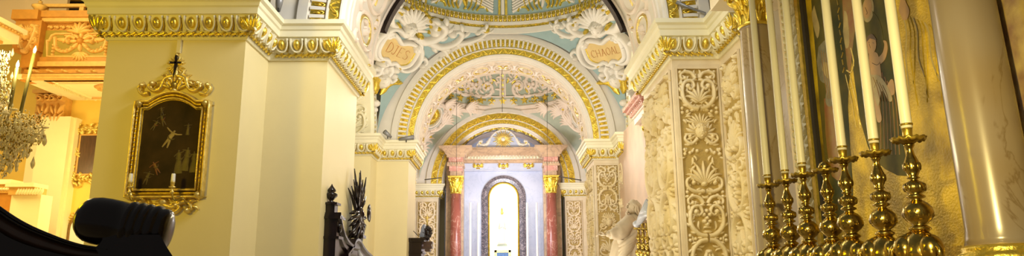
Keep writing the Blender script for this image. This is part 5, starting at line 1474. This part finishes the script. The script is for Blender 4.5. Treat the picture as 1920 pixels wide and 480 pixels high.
# round-headed mirror just over the pew
c=thing('wall_mirror','arched looking glass with red and gilt frame just above the pew curve','mirror',npt(150,440))
q=npt(152,440); mb=MB(); M=lambda s,t_,h:Vector((s,NY-h,t_))
P=[(q.x+.28*cos(PI*i/16),q.z+.15+.32*sin(PI*i/16)) for i in range(17)]
mb.poly(M,[(q.x+.28,q.z-.6)]+P+[(q.x-.28,q.z-.6)],.03); mb.build('glass','wax_white',c)
mb=MB(); mb.stroke(M,[(q.x+.3,q.z-.6)]+[(q.x+(x-q.x)*1.1,q.z+.15+(z-q.z-.15)*1.1) for x,z in P]+[(q.x-.3,q.z-.6)],.04,.06,0)
for i in range(17):
    a=PI*i/16; lobe(mb,M,q.x+.36*cos(a),q.z+.15+.4*sin(a),a+.6,.14,.03,1,.07,1)
mb.build('frame',['robe_red','gold_pale'],c)
# chandelier
CYd=9.0
hub=pt(-60,300,Y=CYd)
ch=thing('chandelier','crystal chandelier with tall candle lamps at the left edge','chandelier',hub)
mb=MB(); mb.lathe([(.02,-.45),(.07,-.4),(.04,-.3),(.1,-.2),(.05,-.1),(.09,.05),(.03,.2),(.03,.9)],tuple(hub),14); mb.build('stem','brass',ch)
cr_m=MB(); cr_m.lathe([(.001,-.035),(.010,-.022),(.013,-.008),(.006,.012),(.001,.03)],(0,0,0),6,0,'z',False)
pend=None
rnd=random.Random(11)
def drop(p,s=1.0):
    global pend
    if pend is None:
        me=bpy.data.meshes.new('crystal_drop'); me.from_pydata(cr_m.v,[],cr_m.f); me.materials.append(MATS['crystal']); 
        o=bpy.data.objects.new('crystal_drop',me); pend=o
    else: o=pend.copy()
    C.objects.link(o); o.parent=ch; o.location=Vector(p)-parent_loc(ch); o.scale=(s,s,s*1.1); o.rotation_euler=(0,0,rnd.uniform(0,3))
ends=[(26,206,-.2),(44,216,.0),(60,232,.25),(84,240,.05),(10,214,-.35),(70,252,-.3)]
for u,v,d in ends:
    e_=pt(u,v,Y=CYd+d); m1=hub+Vector((.12,d*.3,-.1)); mb=MB()
    m2=(m1+e_)/2+Vector((0,0,-.14))
    mb.tube(cr([tuple(hub+Vector((0,0,-.05))),tuple(m1),tuple(m2),tuple(e_-Vector((.03,0,.02))),tuple(e_)],4),.011,7); mb.lathe([(.012,-.01),(.045,.0),(.05,.012),(.03,.006)],tuple(e_),12); mb.build('arm','crystal',ch)
for (u,v,d,u1,v1) in ((18,206,-.2,35,118,),(38,214,.0,67,90)):
    a=pt(u,v,Y=CYd+d); b=pt(u1-3,v1+10,Y=CYd+d)
    mb=MB(); mb.tube([a,b],.021,12); mb.build('candle_sleeve','candle_olive',ch)
    ax=(b-a).normalized(); mb=MB(); mb.tube([b,b+ax*.015,b+ax*.035,b+ax*.06,b+ax*.085,b+ax*.11],[.010,.014,.019,.018,.009,.002],10); mb.build('flame_bulb','bulb',ch)
for k in range(95):
    if k<70: u,v=rnd.uniform(-4,1)+rnd.triangular(0,80,18),0; v=rnd.triangular(205,345,262)-0.0*u; 
    else: u,v=rnd.uniform(-3,24),rnd.uniform(95,205)
    if k<70 and v>345-u*.9: v=220+rnd.random()*60
    drop(pt(u,v,Y=CYd+rnd.uniform(-.35,.35)),rnd.uniform(.8,2.0))
for (u,v) in ((62,304),(60,262),(84,262),(80,250),(52,285)): drop(pt(u,v,Y=CYd-.1),2.3)
mb=MB()
for k in range(1700):
    if k<1250:
        u=rnd.triangular(-5,84,8); v=rnd.triangular(205,345,258)
        if v>340-u*.95 or (u>60 and v>270): continue
    else: u=rnd.uniform(-5,26)*rnd.random(); v=rnd.uniform(95,215)
    q=pt(u,v,Y=CYd+rnd.uniform(-.35,.35)); mb.ball(q,(.010,.010,.017),rnd.choice((0,0,1)),5,3)
for k in range(46):
    u=rnd.uniform(-5,74); v=rnd.uniform(208,260); d=rnd.uniform(-.3,.3); q=pt(u,v,Y=CYd+d); r_=rnd.uniform(.07,.16)
    for j in range(12):
        a=PI*j/11; mb.ball((q.x+r_*cos(a),q.y,q.z-r_*1.2*sin(a)),(.009,.009,.011),rnd.choice((0,1)),5,3)
o=mb.build('bead_strings',['crystal','brass'],ch); tag(o,kind='stuff')

# ------------------------------------------------------------ small fittings
a=pt(941,62,Y=14.6); b=pt(943,204,Y=14.6)
mb=MB(); mb.tube([Vector((a.x,14.9,SPR+1.75)),Vector((a.x,14.9,b.z))],.006,5); o=mb.build('hanging_wire','iron'); tag(o,'thin dark wire hanging from the crown of the large arch','wire')
for u in (856,1026):
    a=pt(u,185,Y=18.5); mb=MB(); mb.tube([pt(u,150,Y=18.5),pt(u,330,Y=18.5)],.006,5); o=mb.build('hanging_wire','iron'); tag(o,'thin wire hanging in the far bay, %s of the far altar crest'%('left' if u<940 else 'right'),'wire')
def spot(u,v,Y,lab,ang=(.12,-.05,.02),r=.05):
    p=pt(u,v,Y=Y); t=thing('spotlight',lab,'lamp',p)
    mb=MB(); q=Vector(p); d=Vector(ang); mb.tube([q-d,q-d*.2,q+d],[r*.55,r*.8,r],12); mb.build('housing','lamp_metal',t)
    mb=MB(); mb.tube([q-Vector((0,0,.0)),q-Vector((0,0,.09))],.012,6); mb.build('bracket','iron',t)
spot(727,252,14.0,'small grey spotlight on the middle left cornice, left of the other',(-.06,-.06,.05))
spot(762,259,14.15,'small grey spotlight lying on the middle left cornice corner',(.16,-.02,.02),.05)
spot(523,8,7.25,'dark spotlight on the near left cornice at the top edge',(.02,-.04,.07),.045)
for (a,b,Y,l) in (((796,337),(828,333),21.0,'left'),((1048,331),(1090,338),21.0,'right')):
    mb=MB(); mb.tube([pt(*a,Y=Y-.3),pt(*b,Y=Y-.3)],.016,6); o=mb.build('tie_rod','iron'); tag(o,'dark iron tie rod at the %s springing of the farthest arch'%l,'rod')
mb=MB(); q=pt(1322,24,Y=7.4); mb.tube([pt(1268,4,Y=7.4),pt(1302,18,Y=7.4),q,Vector((q.x,7.4,SPR))],[.022,.014,.012,.012],8); o=mb.build('lamp_arm','lamp_metal'); tag(o,'thin grey lamp arm on top of the near right cornice','lamp')

# ------------------------------------------------------------ light
w=bpy.data.worlds.new('World'); bpy.context.scene.world=w; w.use_nodes=True
w.node_tree.nodes['Background'].inputs[0].default_value=(1,.95,.84,1); w.node_tree.nodes['Background'].inputs[1].default_value=.115
def light(kind,loc,en,col,size=.3,target=None,spot=None,blend=.6,sy=None):
    l=bpy.data.lights.new('lamp_or_fill',kind); l.energy=en; l.color=col
    if kind=='AREA': 
        l.size=size
        if sy: l.shape='RECTANGLE'; l.size_y=sy
    else: l.shadow_soft_size=size
    if spot: l.spot_size=spot; l.spot_blend=blend
    o=bpy.data.objects.new('lamp_or_fill',l); C.objects.link(o); o.location=loc
    if target is not None: o.rotation_euler=(Vector(target)-Vector(loc)).to_track_quat('-Z','Y').to_euler()
    return o
WARM=(1,.72,.30); SOFT=(1,.93,.78); PINK=(1,.84,.74)
# warm tungsten lamp of the chapel beside the near pier
light('POINT',(-4.4,3.7,3.2),175,(1,.68,.0),.25)
# warm lamps for the right altar: one near the camera, two mid-aisle
light('SPOT',(.3,.9,2.02),560,(1,.79,.30),.03,(2.46,4.5,1.95),.98,1.0)
light('POINT',(.75,6.7,2.45),45,(1,.86,.5),.08)
light('POINT',(.6,5.0,3.2),8,(1,.88,.78),.1)
# vault lights standing in for the cornice lamps, set over the aisle
light('POINT',(-1.3,12.2,SPR+.25),84,SOFT,.2); light('POINT',(1.3,12.2,SPR+.25),84,SOFT,.2)
light('POINT',(0,17.2,SPR+.2),150,PINK,.25); light('POINT',(0,19.6,SPR+.1),70,(1,.83,.62),.2); light('POINT',(AX,21.9,SPR+.95),26,(.9,.93,1),.1)  # last point is added to brighten the lunette wall
light('AREA',(0,10.5,1.0),110,(1,.9,.74),3,(0,11.5,6)); light('AREA',(-.7,6.2,4.75),50,(1,.98,.92),1.0,(-2.2,7.6,2.6)); light('AREA',(.5,5.4,5.2),55,(1,.98,.90),1.6,(.6,9,2.6))  # added fill areas without fixtures: vault, left pier, right side of the aisle
light('POINT',(AX,yS+.35,3.1),60,(1,.97,.95),.15); light('AREA',(AX,19.2,2.2),10,(.85,.9,1),1.0,(AX,22,3.0)); light('POINT',(AX,yS+.25,2.2),45,(1,.97,.95),.15);  # niche lamps; the area between them is added fill for the altar
light('AREA',(0,18.4,3.2),90,(.88,.9,1),1.2,(0,21.6,3.2))  # cool fill area facing the far altar, no fixture
# added fill for the nave; the last pair sits at the chandelier bulbs
light('AREA',(-10,12,7),330,(1,.84,.34),4,(-9,18,2)); light('AREA',(-9,13,2.2),60,(1,.70,.18),3,(-9,17,5.5))
light('POINT',(-8.4,16.6,3.4),200,(1,.84,.34),.3)
light('POINT',(-12.0,15.2,4.2),120,(1,.72,.3),.3)
for uu,vv in ((35,112),(67,84)): light('POINT',pt(uu,vv,Y=CYd-.25),26,(1,.80,.40),.06)

cam=bpy.data.cameras.new('camera'); co=bpy.data.objects.new('camera',cam); C.objects.link(co)
cam.sensor_width=36; cam.lens=F/1920*36; cam.sensor_fit='HORIZONTAL'; cam.clip_start=.05; cam.clip_end=100
co.location=(0,0,H); from mathutils import Matrix
co.rotation_euler=(Matrix.Rotation(-YAW,3,'Z')@Matrix.Rotation(PI/2+PITCH,3,'X')@Matrix.Rotation(-ROLL,3,'Z')).to_euler()
sc=bpy.context.scene; sc.camera=co
vs_=sc.view_settings; vs_.view_transform='Standard'; vs_.look='None'; vs_.gamma=1; vs_.use_curve_mapping=False; vs_.exposure=0.0
